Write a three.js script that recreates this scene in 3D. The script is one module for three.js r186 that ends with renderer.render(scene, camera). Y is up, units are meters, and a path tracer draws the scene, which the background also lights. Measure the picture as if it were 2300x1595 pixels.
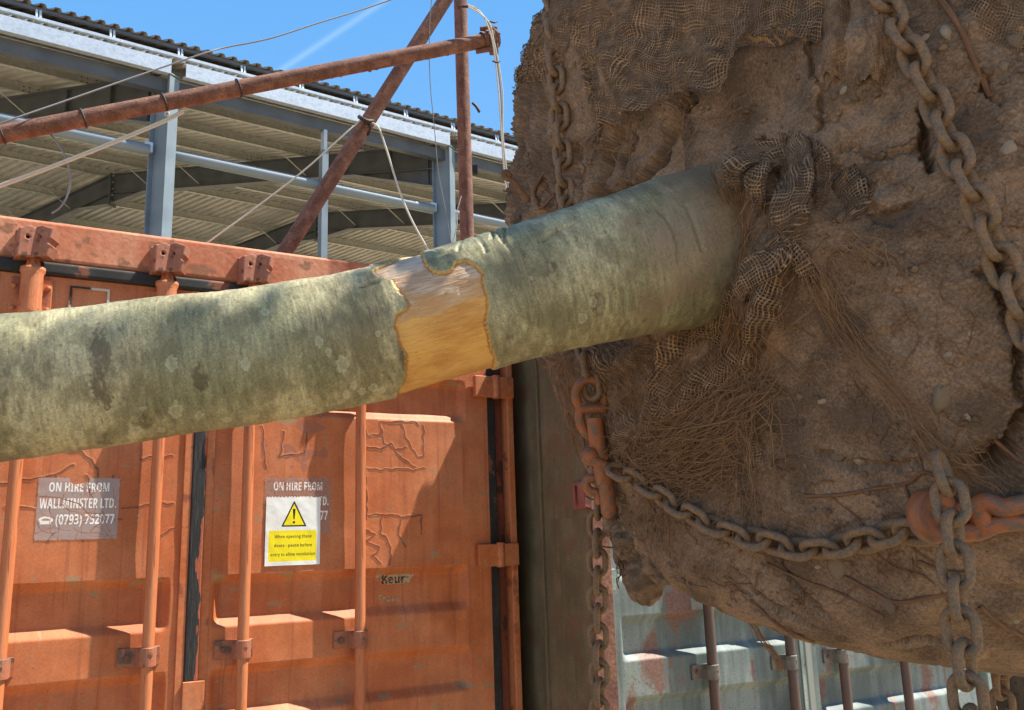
import * as THREE from 'three';
import { RoundedBoxGeometry } from 'three/addons/geometries/RoundedBoxGeometry.js';
import { mergeGeometries } from 'three/addons/utils/BufferGeometryUtils.js';

// ---------------------------------------------------------------- camera, sky, sun, exposure
const scene = new THREE.Scene();
const FOCAL = 1976, EYE = 1.5;                                   // focal length in units of a 2300 x 1595 frame; eye height in metres
const camera = new THREE.PerspectiveCamera(2 * Math.atan(797.5 / FOCAL) * 180 / Math.PI, 1024 / 710, 0.05, 2000);
camera.position.set(0, EYE, 0);
camera.rotation.set(0.2118, 0, -0.03294, 'YXZ');
camera.updateMatrixWorld(true);

const renderer = new THREE.WebGLRenderer({ antialias: true });
renderer.toneMapping = THREE.LinearToneMapping;
renderer.toneMappingExposure = 2.1;
renderer.shadowMap.enabled = true;

const SUN = new THREE.Vector3(0.479, 0.873, -0.09).normalize();
const sun = new THREE.DirectionalLight(new THREE.Color(1, 0.94, 0.82), 5);
sun.position.copy(SUN).multiplyScalar(60);
sun.target.position.set(0, 0, -6);
sun.position.add(sun.target.position);
sun.castShadow = true;
Object.assign(sun.shadow.camera, { left: -40, right: 40, top: 40, bottom: -40, near: 1, far: 160 });
sun.shadow.mapSize.set(4096, 4096);
scene.add(sun, sun.target);

// a point given by where a sight line of the survey photograph passes and how deep (metres along the view axis) it lies
function ray(px, py) { return new THREE.Vector3((px - 1150) / FOCAL, -(py - 797.5) / FOCAL, -1); }
function at(px, py, depth) { return ray(px, py).multiplyScalar(depth).applyMatrix4(camera.matrixWorld); }
const toWorldDir = (x, y, z) => new THREE.Vector3(x, y, z).transformDirection(camera.matrixWorld);

{ // sky: clear blue, paler towards the horizon, one thin contrail
  const w = 2048, h = 1024, data = new Float32Array(w * h * 4);
  const c0 = at(600, 178, 1).sub(camera.position).normalize(), c1 = at(960, -62, 1).sub(camera.position).normalize();
  const cn = new THREE.Vector3().crossVectors(c0, c1).normalize(), cm = c0.clone().add(c1).normalize(), reach = cm.dot(c0);
  const stops = [[-90, .16, .15, .13], [-6, .20, .19, .17], [0, .36, .46, .54], [8, .21, .35, .53], [20, .11, .262, .485], [35, .068, .212, .45], [60, .046, .155, .37], [90, .037, .13, .31]];
  const v = new THREE.Vector3();
  for (let j = 0; j < h; j++) {
    const up = ((j + .5) / h - .5) * Math.PI, e = up * 180 / Math.PI;
    let k = 0; while (k < stops.length - 2 && e > stops[k + 1][0]) k++;
    const a = stops[k], b = stops[k + 1], f = THREE.MathUtils.clamp((e - a[0]) / (b[0] - a[0]), 0, 1);
    for (let i = 0; i < w; i++) {
      const r = ((i + .5) / w - .5) * 2 * Math.PI;
      v.set(Math.cos(r) * Math.cos(up), Math.sin(up), Math.sin(r) * Math.cos(up));
      const q = (j * w + i) * 4, ang = Math.acos(THREE.MathUtils.clamp(v.dot(SUN), -1, 1)) * 180 / Math.PI, glow = e > 0 ? .35 * Math.exp(-ang / 16) : 0;
      let trail = 0;
      if (v.dot(cm) > reach) { const d = Math.abs(v.dot(cn)) * 57.3; trail = .10 * Math.exp(-d * d / .012); }
      for (let c = 0; c < 3; c++) data[q + c] = a[c + 1] + (b[c + 1] - a[c + 1]) * f + glow * [.9, .85, .75][c] + trail * [1, .9, .55][c];
      data[q + 3] = 1;
    }
  }
  const t = new THREE.DataTexture(data, w, h, THREE.RGBAFormat, THREE.FloatType);
  t.mapping = THREE.EquirectangularReflectionMapping; t.magFilter = THREE.LinearFilter; t.minFilter = THREE.LinearFilter; t.needsUpdate = true;
  scene.background = t; scene.environment = t;
}

// ---------------------------------------------------------------- helpers
const V = (x, y, z) => new THREE.Vector3(x, y, z);
const { clamp, lerp, smoothstep } = THREE.MathUtils;
function makeRandom(seed) { let a = seed >>> 0; return () => { a = (a + 0x6D2B79F5) | 0; let t = Math.imul(a ^ (a >>> 15), 1 | a); t = (t + Math.imul(t ^ (t >>> 7), 61 | t)) ^ t; return ((t ^ (t >>> 14)) >>> 0) / 4294967296; }; }
const random = makeRandom(77);
const between = (a, b, r = random) => a + (b - a) * r();
const PERM = new Uint8Array(512); { const r = makeRandom(5), p = [...Array(256).keys()]; for (let i = 255; i > 0; i--) { const j = Math.floor(r() * (i + 1)); [p[i], p[j]] = [p[j], p[i]]; } for (let i = 0; i < 512; i++) PERM[i] = p[i & 255]; }
function noise2(x, y) {                                           // value noise, -1 .. 1
  const xi = Math.floor(x), yi = Math.floor(y), fx = x - xi, fy = y - yi, u = fx * fx * (3 - 2 * fx), v = fy * fy * (3 - 2 * fy), X = xi & 255, Y = yi & 255;
  const a = PERM[PERM[X] + Y], b = PERM[PERM[(X + 1) & 255] + Y], c = PERM[PERM[X] + ((Y + 1) & 255)], d = PERM[PERM[(X + 1) & 255] + ((Y + 1) & 255)];
  return ((a + (b - a) * u) + ((c + (d - c) * u) - (a + (b - a) * u)) * v) / 127.5 - 1;
}
function noise3(x, y, z) {
  const zi = Math.floor(z), f = z - zi, w = f * f * (3 - 2 * f), o = zi * 37.17;
  const a = noise2(x + o, y - o * .61), b = noise2(x + o + 37.17, y - (o + 37.17) * .61);
  return a + (b - a) * w;
}
function fbm2(x, y, n) { let s = 0, a = .5; for (let i = 0; i < n; i++) { s += a * noise2(x, y); x = x * 2.03 + 17.3; y = y * 2.03 - 9.1; a *= .5; } return s; }
function fbm3(x, y, z, n) { let s = 0, a = .5; for (let i = 0; i < n; i++) { s += a * noise3(x, y, z); x = x * 2.03 + 7.3; y = y * 2.03 - 3.1; z = z * 2.03 + 5.7; a *= .5; } return s; }
function pixels(w, h, fn, srgb = false, wrap = true) {            // fn(i, j) -> [r, g, b] or grey, 0 .. 255; row 0 is at the bottom
  const d = new Uint8Array(w * h * 4);
  for (let j = 0; j < h; j++) for (let i = 0; i < w; i++) { const c = fn(i, j), q = (j * w + i) * 4; if (typeof c === 'number') d[q] = d[q + 1] = d[q + 2] = clamp(c, 0, 255); else { d[q] = clamp(c[0], 0, 255); d[q + 1] = clamp(c[1], 0, 255); d[q + 2] = clamp(c[2], 0, 255); } d[q + 3] = 255; }
  const t = new THREE.DataTexture(d, w, h, THREE.RGBAFormat); t.magFilter = THREE.LinearFilter; t.minFilter = THREE.LinearFilter;
  if (wrap) t.wrapS = t.wrapT = THREE.RepeatWrapping;
  if (srgb) t.colorSpace = THREE.SRGBColorSpace; t.needsUpdate = true; return t;
}
function canvasTexture(w, h, draw, srgb = true) { const c = document.createElement('canvas'); c.width = w; c.height = h; draw(c.getContext('2d'), w, h); const t = new THREE.CanvasTexture(c); if (srgb) t.colorSpace = THREE.SRGBColorSpace; return t; }
const mix3 = (a, b, f) => [a[0] + (b[0] - a[0]) * f, a[1] + (b[1] - a[1]) * f, a[2] + (b[2] - a[2]) * f];
const std = (o) => new THREE.MeshStandardMaterial({ roughness: .8, metalness: 0, ...o });
function boxUV(g, size = 1) {                                      // uv in metres / size from the dominant axis
  g = g.index ? g.toNonIndexed() : g; const p = g.attributes.position, n = g.attributes.normal, uv = new Float32Array(p.count * 2);
  for (let i = 0; i < p.count; i++) {
    const x = Math.abs(n.getX(i)), y = Math.abs(n.getY(i)), z = Math.abs(n.getZ(i));
    const [u, v] = z >= x && z >= y ? [p.getX(i), p.getY(i)] : x >= y ? [p.getZ(i), p.getY(i)] : [p.getX(i), p.getZ(i)];
    uv[i * 2] = u / size + .13; uv[i * 2 + 1] = v / size + .41;
  }
  g.setAttribute('uv', new THREE.BufferAttribute(uv, 2)); return g;
}
function box(x0, x1, y0, y1, z0, z1, bevel = 0) {
  const w = x1 - x0, h = y1 - y0, d = z1 - z0;
  const g = bevel ? new RoundedBoxGeometry(w, h, d, 2, Math.min(bevel, w / 2.01, h / 2.01, d / 2.01)) : new THREE.BoxGeometry(w, h, d);
  g.translate((x0 + x1) / 2, (y0 + y1) / 2, (z0 + z1) / 2); return boxUV(g);
}
function clean(g) { g = g.index ? g.toNonIndexed() : g; for (const k of Object.keys(g.attributes)) if (!['position', 'normal', 'uv'].includes(k)) g.deleteAttribute(k); if (!g.attributes.uv) boxUV(g); return g; }
const merge = (list) => list.length === 1 ? list[0] : mergeGeometries(list.map(clean));
function mesh(name, geometry, material, parent) { const m = new THREE.Mesh(geometry, material); m.name = name; m.castShadow = m.receiveShadow = true; parent.add(m); return m; }
const taken = {};
function numbered(name) { const k = taken[name] = (taken[name] ?? -1) + 1; return k ? `${name}_${String(k).padStart(3, '0')}` : name; }
function thing(name, label, category, group) { const o = new THREE.Group(); o.name = numbered(name); o.userData = { label, category }; if (group) o.userData.group = group; scene.add(o); return o; }
function single(name, label, category, geometry, material, group) { const m = mesh(numbered(name), geometry, material, scene); m.userData = { label, category }; if (group) m.userData.group = group; return m; }
function cyl(a, b, r, seg = 16, r2 = r) {                          // cylinder between two points
  const d = b.clone().sub(a), g = new THREE.CylinderGeometry(r2, r, d.length(), seg, 1); g.applyQuaternion(new THREE.Quaternion().setFromUnitVectors(V(0, 1, 0), d.clone().normalize())); g.translate(...a.clone().add(b).multiplyScalar(.5).toArray()); return g;
}
function tube(points, r, seg = 40, sides = 8) { return new THREE.TubeGeometry(new THREE.CatmullRomCurve3(points, false, 'centripetal'), seg, r, sides, false); }
function bar(a, b, w, h, up = V(0, 1, 0)) {                        // box beam from a to b, w across, h along up
  const x = b.clone().sub(a), L = x.length(); x.normalize(); const z = new THREE.Vector3().crossVectors(x, up).normalize(), y = new THREE.Vector3().crossVectors(z, x);
  const g = boxUV(new THREE.BoxGeometry(L, h, w)); g.applyMatrix4(new THREE.Matrix4().makeBasis(x, y, z)); g.translate(...a.clone().add(b).multiplyScalar(.5).toArray()); return g;
}

// ---------------------------------------------------------------- shared surfaces
const steelGrain = pixels(256, 256, (i, j) => 128 + 90 * fbm2(i / 9, j / 9, 4));
const fineGrain = pixels(512, 512, (i, j) => 128 + 110 * fbm2(i / 6, j / 6, 4));
function paintTile(base, faded, rust, seed, rustAmount) {
  return pixels(512, 512, (i, j) => {
    const n = fbm2(i / 90 + seed, j / 90, 5), st = fbm2(i / 10 + seed, j / 160, 3), f = fbm2(i / 5, j / 5 + seed, 2), r = fbm2(i / 30 - seed, j / 30 + seed * 2, 5);
    let c = mix3(base, faded, clamp(.45 + n * 1.1 + st * .5, 0, 1));
    c = c.map((x) => x * (1 + f * .10));
    if (r + f * .12 > rustAmount + .1) c = mix3(c, rust, clamp((r + f * .12 - rustAmount - .1) * 5, 0, .85));
    return c;
  }, true);
}
const ORANGE = [182, 98, 52], ORANGE_FADED = [193, 121, 81], RUST = [92, 52, 36];
const orangeTile = paintTile(ORANGE, ORANGE_FADED, [136, 76, 52], 3.1, .22);
const matOrange = std({ map: orangeTile, roughness: .62, bumpMap: fineGrain, bumpScale: .0006 });
const rustTile = pixels(512, 512, (i, j) => { const n = fbm2(i / 40, j / 40, 5), f = fbm2(i / 4, j / 4, 3); return mix3([100, 66, 54], [132, 92, 76], clamp(.5 + n * 1.3, 0, 1)).map((x) => x * (1 + f * .28)); }, true);
const matRustPipe = std({ map: rustTile, roughness: .85, bumpMap: fineGrain, bumpScale: .0016 });
const matBlackRubber = std({ map: pixels(256, 256, (i, j) => { const n = fbm2(i / 20, j / 20, 4), f = fbm2(i / 3, j / 3, 2); const c = mix3([30, 28, 28], [58, 54, 52], clamp(.4 + n, 0, 1)).map((x) => x * (1 + f * .3)); return n + f * .25 > .34 ? [122, 70, 48] : c; }, true), roughness: .7, bumpMap: steelGrain, bumpScale: .001 });
const matGalvanised = std({ map: pixels(512, 512, (i, j) => { const n = fbm2(i / 14, j / 14, 3), m = fbm2(i / 120, j / 40, 3); return [188 + n * 20 + m * 14, 198 + n * 20 + m * 14, 208 + n * 20 + m * 14]; }, true), roughness: .4, metalness: .3 });
const matPurlin = std({ map: pixels(256, 256, (i, j) => { const n = fbm2(i / 12, j / 12, 4); return [172 + n * 22, 174 + n * 22, 170 + n * 22]; }, true), roughness: .5, metalness: .25 });
const matFrameGrey = std({ map: pixels(256, 256, (i, j) => { const n = fbm2(i / 60, j / 60, 4); return [82 + n * 12, 88 + n * 12, 95 + n * 12]; }, true), roughness: .55 });
const matFrameLight = std({ map: pixels(256, 256, (i, j) => { const n = fbm2(i / 60, j / 60, 4); return [116 + n * 12, 130 + n * 12, 140 + n * 12]; }, true), roughness: .5 });
const matLiner = std({ map: pixels(256, 256, (i, j) => { const n = fbm2(i / 50, j / 50, 4); return [172 + n * 16, 172 + n * 16, 168 + n * 16]; }, true), roughness: .55 });
const matOuterSheet = std({ map: pixels(256, 256, (i, j) => { const n = fbm2(i / 50, j / 50, 4); return [128 + n * 14, 118 + n * 14, 104 + n * 14]; }, true), roughness: .6 });
const matInsulation = std({ color: new THREE.Color().setRGB(.42, .38, .30), roughness: .95 });
const matBolt = std({ map: rustTile, roughness: .55, metalness: .4 });
const matChain = std({ map: pixels(256, 256, (i, j) => { const n = fbm2(i / 22, j / 22, 4), f = fbm2(i / 4, j / 4, 2); return mix3([112, 94, 76], [136, 104, 74], clamp(.42 + n * 1.6, 0, 1)).map((x) => x * (1 + f * .25)); }, true), roughness: .7, metalness: .08, bumpMap: steelGrain, bumpScale: .0008 });
const matHookOrange = std({ map: pixels(256, 256, (i, j) => { const n = fbm2(i / 26, j / 26, 5), f = fbm2(i / 4, j / 4, 2); const c = mix3([164, 94, 54], [138, 86, 60], clamp(.5 + n, 0, 1)); return mix3(c, [112, 90, 74], clamp((n + f * .4 + .04) * 3, 0, .95)); }, true), roughness: .6, bumpMap: steelGrain, bumpScale: .0008 });

// ---------------------------------------------------------------- ground
{
  const g = new THREE.PlaneGeometry(900, 900); g.rotateX(-Math.PI / 2); const uv = g.attributes.uv; for (let i = 0; i < uv.count; i++) uv.setXY(i, uv.getX(i) * 180, uv.getY(i) * 180);
  const t = pixels(1024, 1024, (i, j) => { const n = fbm2(i / 120, j / 120, 6), f = fbm2(i / 4, j / 4, 3); return mix3([158, 138, 108], [186, 166, 132], clamp(.5 + n * 1.2, 0, 1)).map((x) => x * (1 + f * .22)); }, true);
  const m = mesh('ground', g, std({ map: t, roughness: .95 }), scene); m.userData = { kind: 'structure', label: 'dusty pale concrete yard under the containers', category: 'ground' };
}

// ---------------------------------------------------------------- shipping containers
// local axes: x along the door end, y up from the ground, z out of the doors
const dent = (x, y) => .0016 * noise2(x * 5 + 3, y * 5) + .0009 * noise2(x * 14, y * 14 + 8);
function doorSheet(x0, x1, y0, y1, troughs, depth, xa, xb, uvOf, slope = .034) {
  const xs = new Set([x0, x1]), ys = new Set([y0, y1]);
  for (let x = x0; x < x1; x += .03) xs.add(x); for (let y = y0; y < y1; y += .03) ys.add(y);
  for (let k = -1; k <= 9; k++) { xs.add(xa + k * slope / 8); xs.add(xb - k * slope / 8); for (const [a, b] of troughs) { ys.add(a + k * slope / 8); ys.add(b - k * slope / 8); } }
  const X = [...xs].filter((x) => x >= x0 && x <= x1).sort((a, b) => a - b), Y = [...ys].filter((y) => y >= y0 && y <= y1).sort((a, b) => a - b);
  const ease = (t) => { t = clamp(t, 0, 1); return .45 * t + .55 * t * t * (3 - 2 * t); }, pos = [], uv = [], idx = [];
  for (const y of Y) for (const x of X) {
    let m = 0; for (const [a, b] of troughs) m = Math.max(m, ease(Math.min((y - a) / slope, (b - y) / slope)));
    m *= ease(Math.min((x - xa) / slope, (xb - x) / slope));
    pos.push(x, y, -depth * m + dent(x, y)); uv.push(...uvOf(x, y));
  }
  for (let j = 0; j < Y.length - 1; j++) for (let i = 0; i < X.length - 1; i++) { const a = j * X.length + i, b = a + 1, c = a + X.length, d = c + 1; idx.push(a, b, d, a, d, c); }
  const g = new THREE.BufferGeometry(); g.setAttribute('position', new THREE.Float32BufferAttribute(pos, 3)); g.setAttribute('uv', new THREE.Float32BufferAttribute(uv, 2)); g.setIndex(idx); g.computeVertexNormals(); return g;
}
function decalSheet(x0, x1, y0, y1, lift) {                        // a thin sticker that follows the dents of the plate
  const g = new THREE.PlaneGeometry(x1 - x0, y1 - y0, 24, 24); g.translate((x0 + x1) / 2, (y0 + y1) / 2, 0); const p = g.attributes.position;
  for (let i = 0; i < p.count; i++) p.setZ(i, dent(p.getX(i), p.getY(i)) + lift + .0006 * (1 + noise2(p.getX(i) * 40, p.getY(i) * 40))); g.computeVertexNormals(); return g;
}
function corrugatedWall(z0, z1, y0, y1, x, out) {                  // side wall of a container
  const p = []; let z = z0; const d = .034; let k = 0;
  while (z > z1) { const s = [[.07, 0], [.068, 0], [.07, 1], [.068, 1]][k % 4]; p.push([z, s[1] ? d : 0]); z -= s[0]; k++; }
  const pos = [], idx = []; for (const [zz, dd] of p) { pos.push(x + out * dd - out * d, y0, zz, x + out * dd - out * d, y1, zz); }
  for (let i = 0; i < p.length - 1; i++) idx.push(i * 2, i * 2 + 1, i * 2 + 2, i * 2 + 1, i * 2 + 3, i * 2 + 2);
  const g = new THREE.BufferGeometry(); g.setAttribute('position', new THREE.Float32BufferAttribute(pos, 3)); g.setIndex(idx); const f = g.toNonIndexed(); f.computeVertexNormals(); return boxUV(f, .6);
}
function strapProfile(r, left, right) {                            // plan of a bar bracket: flat wing, hump over the bar, flat wing
  const s = new THREE.Shape(), R = r + .006, t = .005; s.moveTo(-left, 0); s.lineTo(-left, t); s.lineTo(-R - .004, t); s.lineTo(-R, .02);
  for (let k = 0; k <= 10; k++) { const a = Math.PI - k / 10 * Math.PI; s.lineTo(Math.cos(a) * R, .034 + Math.sin(a) * R); }
  s.lineTo(R, .02); s.lineTo(R + .004, t); s.lineTo(right, t); s.lineTo(right, 0); s.closePath(); return s;
}
function container(o) {
  const c = thing('shipping_container', o.label, 'container', 'shipping containers in the yard'); c.position.set(o.x, 0, o.z); c.rotation.y = o.turn;
  const top = o.top, half = 1.245, mt = o.mat;
  // frame
  mesh('header', merge([box(-half, half, top - .142, top, -.10, .012, .014)]), o.headerMat ?? mt, c);
  mesh('bottom_sill', box(-half, half, .02, .16, -.10, .012, .01), mt, c);
  for (const s of [-1, 1]) {
    const a = s * 1.152, b = s * half;
    const post = mesh('corner_post', merge([box(Math.min(b - s * .03, b), Math.max(b - s * .03, b), .16, top - .142, -.14, .016, .005)]), mt, c);
    mesh('post_channel', box(Math.min(a, b - s * .03), Math.max(a, b - s * .03), .16, top - .142, -.14, -.034, .006), o.channelMat, post);
    mesh('corner_casting', box(s > 0 ? half - .16 : -half - .004, s > 0 ? half + .004 : -half + .16, -.002, .12, -.18, .018, .012), mt, c);
    mesh('side_wall', corrugatedWall(-.14, -o.length, .12, top - .05, s * half, s), mt, c);
  }
  mesh('roof_sheet', box(-half, half, top - .03, top - .002, -o.length, -.10), mt, c);
  mesh('end_wall', box(-half, half, .12, top - .05, -o.length - .03, -o.length), mt, c);
  mesh('floor', box(-half, half, .08, .16, -o.length, -.10), mt, c);
  // header gasket
  const gk = box(-1.15, 1.15, o.doorTop - .004, top - .145, -.02, .022, .012); mesh('header_gasket', gk, matBlackRubber, c);
  // doors
  for (const s of [-1, 1]) {
    const x0 = s < 0 ? -1.128 : .016, x1 = s < 0 ? -.034 : 1.128, xa = s < 0 ? -1.03 : .045, xb = s < 0 ? -.085 : 1.03;
    const door = mesh('door', doorSheet(x0, x1, .17, o.doorTop, o.troughs, o.depth, xa, xb, o.uv), o.doorMat, c);
    mesh('door_back', box(x0, x1, .17, o.doorTop, -.075, -.05), mt, door);
    const edge = s < 0 ? x1 : x0;
    mesh('edge_strip', s < 0 ? box(edge - .026, edge + .002, .17, o.doorTop, -.03, .007, .003) : box(edge - .002, edge + .026, .17, o.doorTop, -.03, .004, .002), mt, door);
    mesh('side_gasket', s < 0 ? box(-1.168, -1.126, .17, o.doorTop, -.03, -.002, .008) : box(1.126, 1.168, .17, o.doorTop, -.03, -.002, .008), matBlackRubber, door);
    for (const bx of o.bars.filter((b) => b * s > 0)) {
      const z = o.barRadius + .018;
      mesh('locking_bar', cyl(V(bx, .1, z), V(bx, o.doorTop - .10, z), o.barRadius, 20), o.barMat, door);
      if (o.detail) {
        mesh('bearing_sleeve', merge([new THREE.LatheGeometry([[.0, 0], [.034, 0], [.037, .012], [.034, .03], [.033, .14], [.038, .15], [.038, .162], [.022, .17], [.018, .2], [0, .2]].map(([a, b]) => new THREE.Vector2(a, b)), 22).translate(bx, o.doorTop - .155, z), box(bx - .062, bx + .062, o.doorTop - .15, o.doorTop - .02, .002, .014, .004)]), mt, door);
        for (const [dx, dy] of [[-.05, -.125], [.05, -.125], [-.05, -.05], [.05, -.05]]) mesh('rivet', new THREE.SphereGeometry(.009, 10, 6).scale(1, 1, .7).translate(bx + dx, o.doorTop + dy, .015), mt, door);
      }
      for (const by of o.brackets) {
        const g = new THREE.ExtrudeGeometry(strapProfile(o.barRadius, .085, .038), { depth: .056, bevelEnabled: true, bevelSize: .002, bevelThickness: .002, bevelSegments: 1, curveSegments: 10 });
        g.rotateX(Math.PI / 2); g.translate(bx, by + .028, .002);   // the shape's second axis now points out of the door
        mesh('bar_bracket', boxUV(g, .6), o.bracketMat, door);
        mesh('bolt', new THREE.CylinderGeometry(.0095, .0095, .008, 6).rotateX(Math.PI / 2).translate(bx - .06, by, .012), matBolt, door);
        mesh('bolt', new THREE.CylinderGeometry(.006, .006, .006, 10).rotateX(Math.PI / 2).translate(bx + .004, by + .003, .034 + o.barRadius + .007), matBolt, door);
      }
    }
    for (const hy of o.hinges) {
      const a = s > 0 ? 1.06 : -1.243, b = s > 0 ? 1.243 : -1.06;
      mesh('hinge', merge([box(a, b, hy, hy + .088, .006, .03, .004), cyl(V(s * 1.16, hy - .004, .024), V(s * 1.16, hy + .092, .024), .017, 12)]), mt, door);
    }
  }
  // keepers for the bar ends on the header
  if (o.detail) for (const bx of o.bars) {
    const y = top - .105, jaw = (d) => { const s = new THREE.Shape(); s.moveTo(-.026, -.045); s.lineTo(.022, -.04); s.lineTo(.03, -.012); s.lineTo(.018, .0); s.lineTo(.03, .018); s.lineTo(.034, .046); s.lineTo(.004, .056); s.lineTo(-.024, .044); s.closePath(); const h = new THREE.Path(); h.absarc(-.002, .02, .011, 0, Math.PI * 2, true); s.holes.push(h); const g = new THREE.ExtrudeGeometry(s, { depth: .05, bevelEnabled: true, bevelSize: .005, bevelThickness: .005, bevelSegments: 2 }); g.rotateY(d); return g; };
    mesh('bar_keeper', merge([jaw(.15).translate(bx - .028, y, .02), jaw(-.45).translate(bx + .036, y + .004, .028), box(bx - .06, bx + .07, y + .02, y + .055, .012, .03, .006), cyl(V(bx, y - .06, .034), V(bx, y + .01, .036), .015, 12)]), o.keeperMat, c);
  }
  return c;
}

// paint of the orange doors: faded, chipped and scratched, drawn over the whole door end
const DOOR_U = 2.4, doorUV = (x, y) => [(x + 1.2) / DOOR_U, (y - .22) / DOOR_U];
const crackLines = (() => {                                        // metres on the door, y above the ground; lifted and cracked paint
  const L = [[[-.60, 1.735], [-.50, 1.75], [-.44, 1.77], [-.40, 1.795]], [[-.44, 1.84], [-.38, 1.838], [-.33, 1.78], [-.315, 1.70], [-.295, 1.62]], [[-.59, 1.66], [-.50, 1.658]], [[-.25, 1.66], [-.17, 1.665], [-.09, 1.67]], [[-.13, 1.565], [-.08, 1.59]], [[-.2, 1.82], [-.1, 1.83]],
    [[-.49, 1.66], [-.40, 1.64], [-.34, 1.60], [-.25, 1.62]], [[-.45, 1.76], [-.41, 1.68], [-.43, 1.60], [-.46, 1.56]], [[-.36, 1.76], [-.32, 1.66], [-.36, 1.56]], [[-.28, 1.76], [-.30, 1.69], [-.27, 1.6], [-.30, 1.555]],
    [[.588, 1.975], [.6, 1.92], [.63, 1.93], [.655, 1.925], [.655, 1.975], [.72, 1.982], [.80, 1.985], [.815, 1.975]], [[.745, 1.975], [.76, 1.93], [.79, 1.88], [.815, 1.845], [.835, 1.85], [.84, 1.975]], [[.60, 1.88], [.66, 1.87], [.70, 1.90], [.74, 1.84], [.80, 1.81]], [[.66, 1.95], [.67, 1.90], [.72, 1.87], [.76, 1.885]], [[.59, 1.80], [.66, 1.795], [.73, 1.80], [.80, 1.795], [.84, 1.8]], [[.60, 1.61], [.60, 1.80]],
    [[.588, 1.622], [.66, 1.624], [.74, 1.616], [.824, 1.622], [.826, 1.55]], [[.59, 1.57], [.64, 1.55], [.60, 1.52], [.65, 1.50], [.62, 1.47], [.66, 1.44]], [[.66, 1.62], [.66, 1.56], [.70, 1.50], [.69, 1.44]], [[.745, 1.62], [.73, 1.55], [.755, 1.50]],
    [[.20, 1.95], [.22, 1.80]], [[.28, 1.93], [.27, 1.84], [.36, 1.85], [.37, 1.93]]];
  return L;
})();
function segmentDistance(x, y, a, b) { const dx = b[0] - a[0], dy = b[1] - a[1], t = clamp(((x - a[0]) * dx + (y - a[1]) * dy) / (dx * dx + dy * dy + 1e-12), 0, 1); return Math.hypot(x - a[0] - t * dx, y - a[1] - t * dy); }
const NT = 1536;
function crackField() {                                            // raster of signed lift along the crack lines
  const f = new Float32Array(NT * NT), px = DOOR_U / NT;
  for (const L of crackLines) for (let k = 0; k < L.length - 1; k++) {
    const a = L[k], b = L[k + 1], i0 = Math.floor((Math.min(a[0], b[0]) - .02 + 1.2) / px), i1 = Math.ceil((Math.max(a[0], b[0]) + .02 + 1.2) / px), j0 = Math.floor((Math.min(a[1], b[1]) - .02 - .22) / px), j1 = Math.ceil((Math.max(a[1], b[1]) + .02 - .22) / px);
    for (let j = Math.max(0, j0); j < Math.min(NT, j1); j++) for (let i = Math.max(0, i0); i < Math.min(NT, i1); i++) {
      const x = i * px - 1.2 + .006 * noise2(i / 14, j / 14), y = j * px + .22 + .006 * noise2(i / 14 + 50, j / 14), d = segmentDistance(x, y, a, b);
      f[j * NT + i] = Math.max(f[j * NT + i], clamp(1 - d / .0085, 0, 1));
    }
  }
  return f;
}
const cracks = crackField();
const doorColor = pixels(NT, NT, (i, j) => {
  const x = i / NT * DOOR_U - 1.2, y = j / NT * DOOR_U + .22;
  const n = fbm2(x * 4 + 9, y * 4, 5), st = fbm2(x * 46, y * 3.2 + 4, 4), f = fbm2(x * 240, y * 240, 2), p = fbm2(x * 20, y * 20, 4), sp = noise2(x * 190 + 7, y * 150);
  let c = mix3(ORANGE, ORANGE_FADED, clamp(.42 + n * 1.3 + st * .35, 0, 1)).map((v) => v * (1 + f * .09 + p * .08 + st * .03));
  if (p > .20 && x > .2 && x < .45 && y > 1.7) c = mix3(c, [150, 92, 74], clamp((p - .20) * 10, 0, .7));           // scuffed rust bloom above the sign
  if (sp > .88) c = mix3(c, [110, 58, 36], clamp((sp - .88) * 7, 0, .7));                                            // rust pin holes
  const drip = fbm2(x * 70 + 3, y * 2.2, 3); if (drip > .33) c = mix3(c, [146, 78, 50], clamp((drip - .33) * 3, 0, .35));
  const ck = cracks[j * NT + i] + .12 * f; if (ck > .6) c = mix3(c, [108, 58, 40], .72); else if (ck > .3 && p > .12) c = mix3(c, [168, 122, 92], .5);
  const sc = Math.abs(fbm2(x * 9 + y * 2 + 60, y * 1.3 - x * 3, 3)); if (sc < .0035 && noise2(x * 20, y * 20) > .1) c = mix3(c, [176, 136, 112], .5);
  const ch = fbm2(x * 16 + 40, y * 34, 4), low = Math.abs(y - 1.425) < .02 || Math.abs(y - .965) < .02;
  if (ch > (low ? .33 : .52)) c = mix3(c, [150, 132, 102], .7);                                                       // chips down to primer
  return c;
}, true, false);
const doorBump = pixels(NT, NT, (i, j) => { const x = i / NT * DOOR_U, y = j / NT * DOOR_U; const k = cracks[j * NT + i], bl = fbm2(x * 18, y * 18, 3), pe = (x > 1.78 && x < 2.04 && y > 1.2 && y < 1.78) ? 22 * fbm2(x * 50, y * 50, 4) : 0; return 96 + 110 * k * (k > .7 ? .35 : 1) + 10 * fbm2(x * 160, y * 160, 3) + 12 * bl + pe; }, false, false);
const matDoorOrange = std({ map: doorColor, bumpMap: doorBump, bumpScale: .0032, roughness: .6 });

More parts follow.
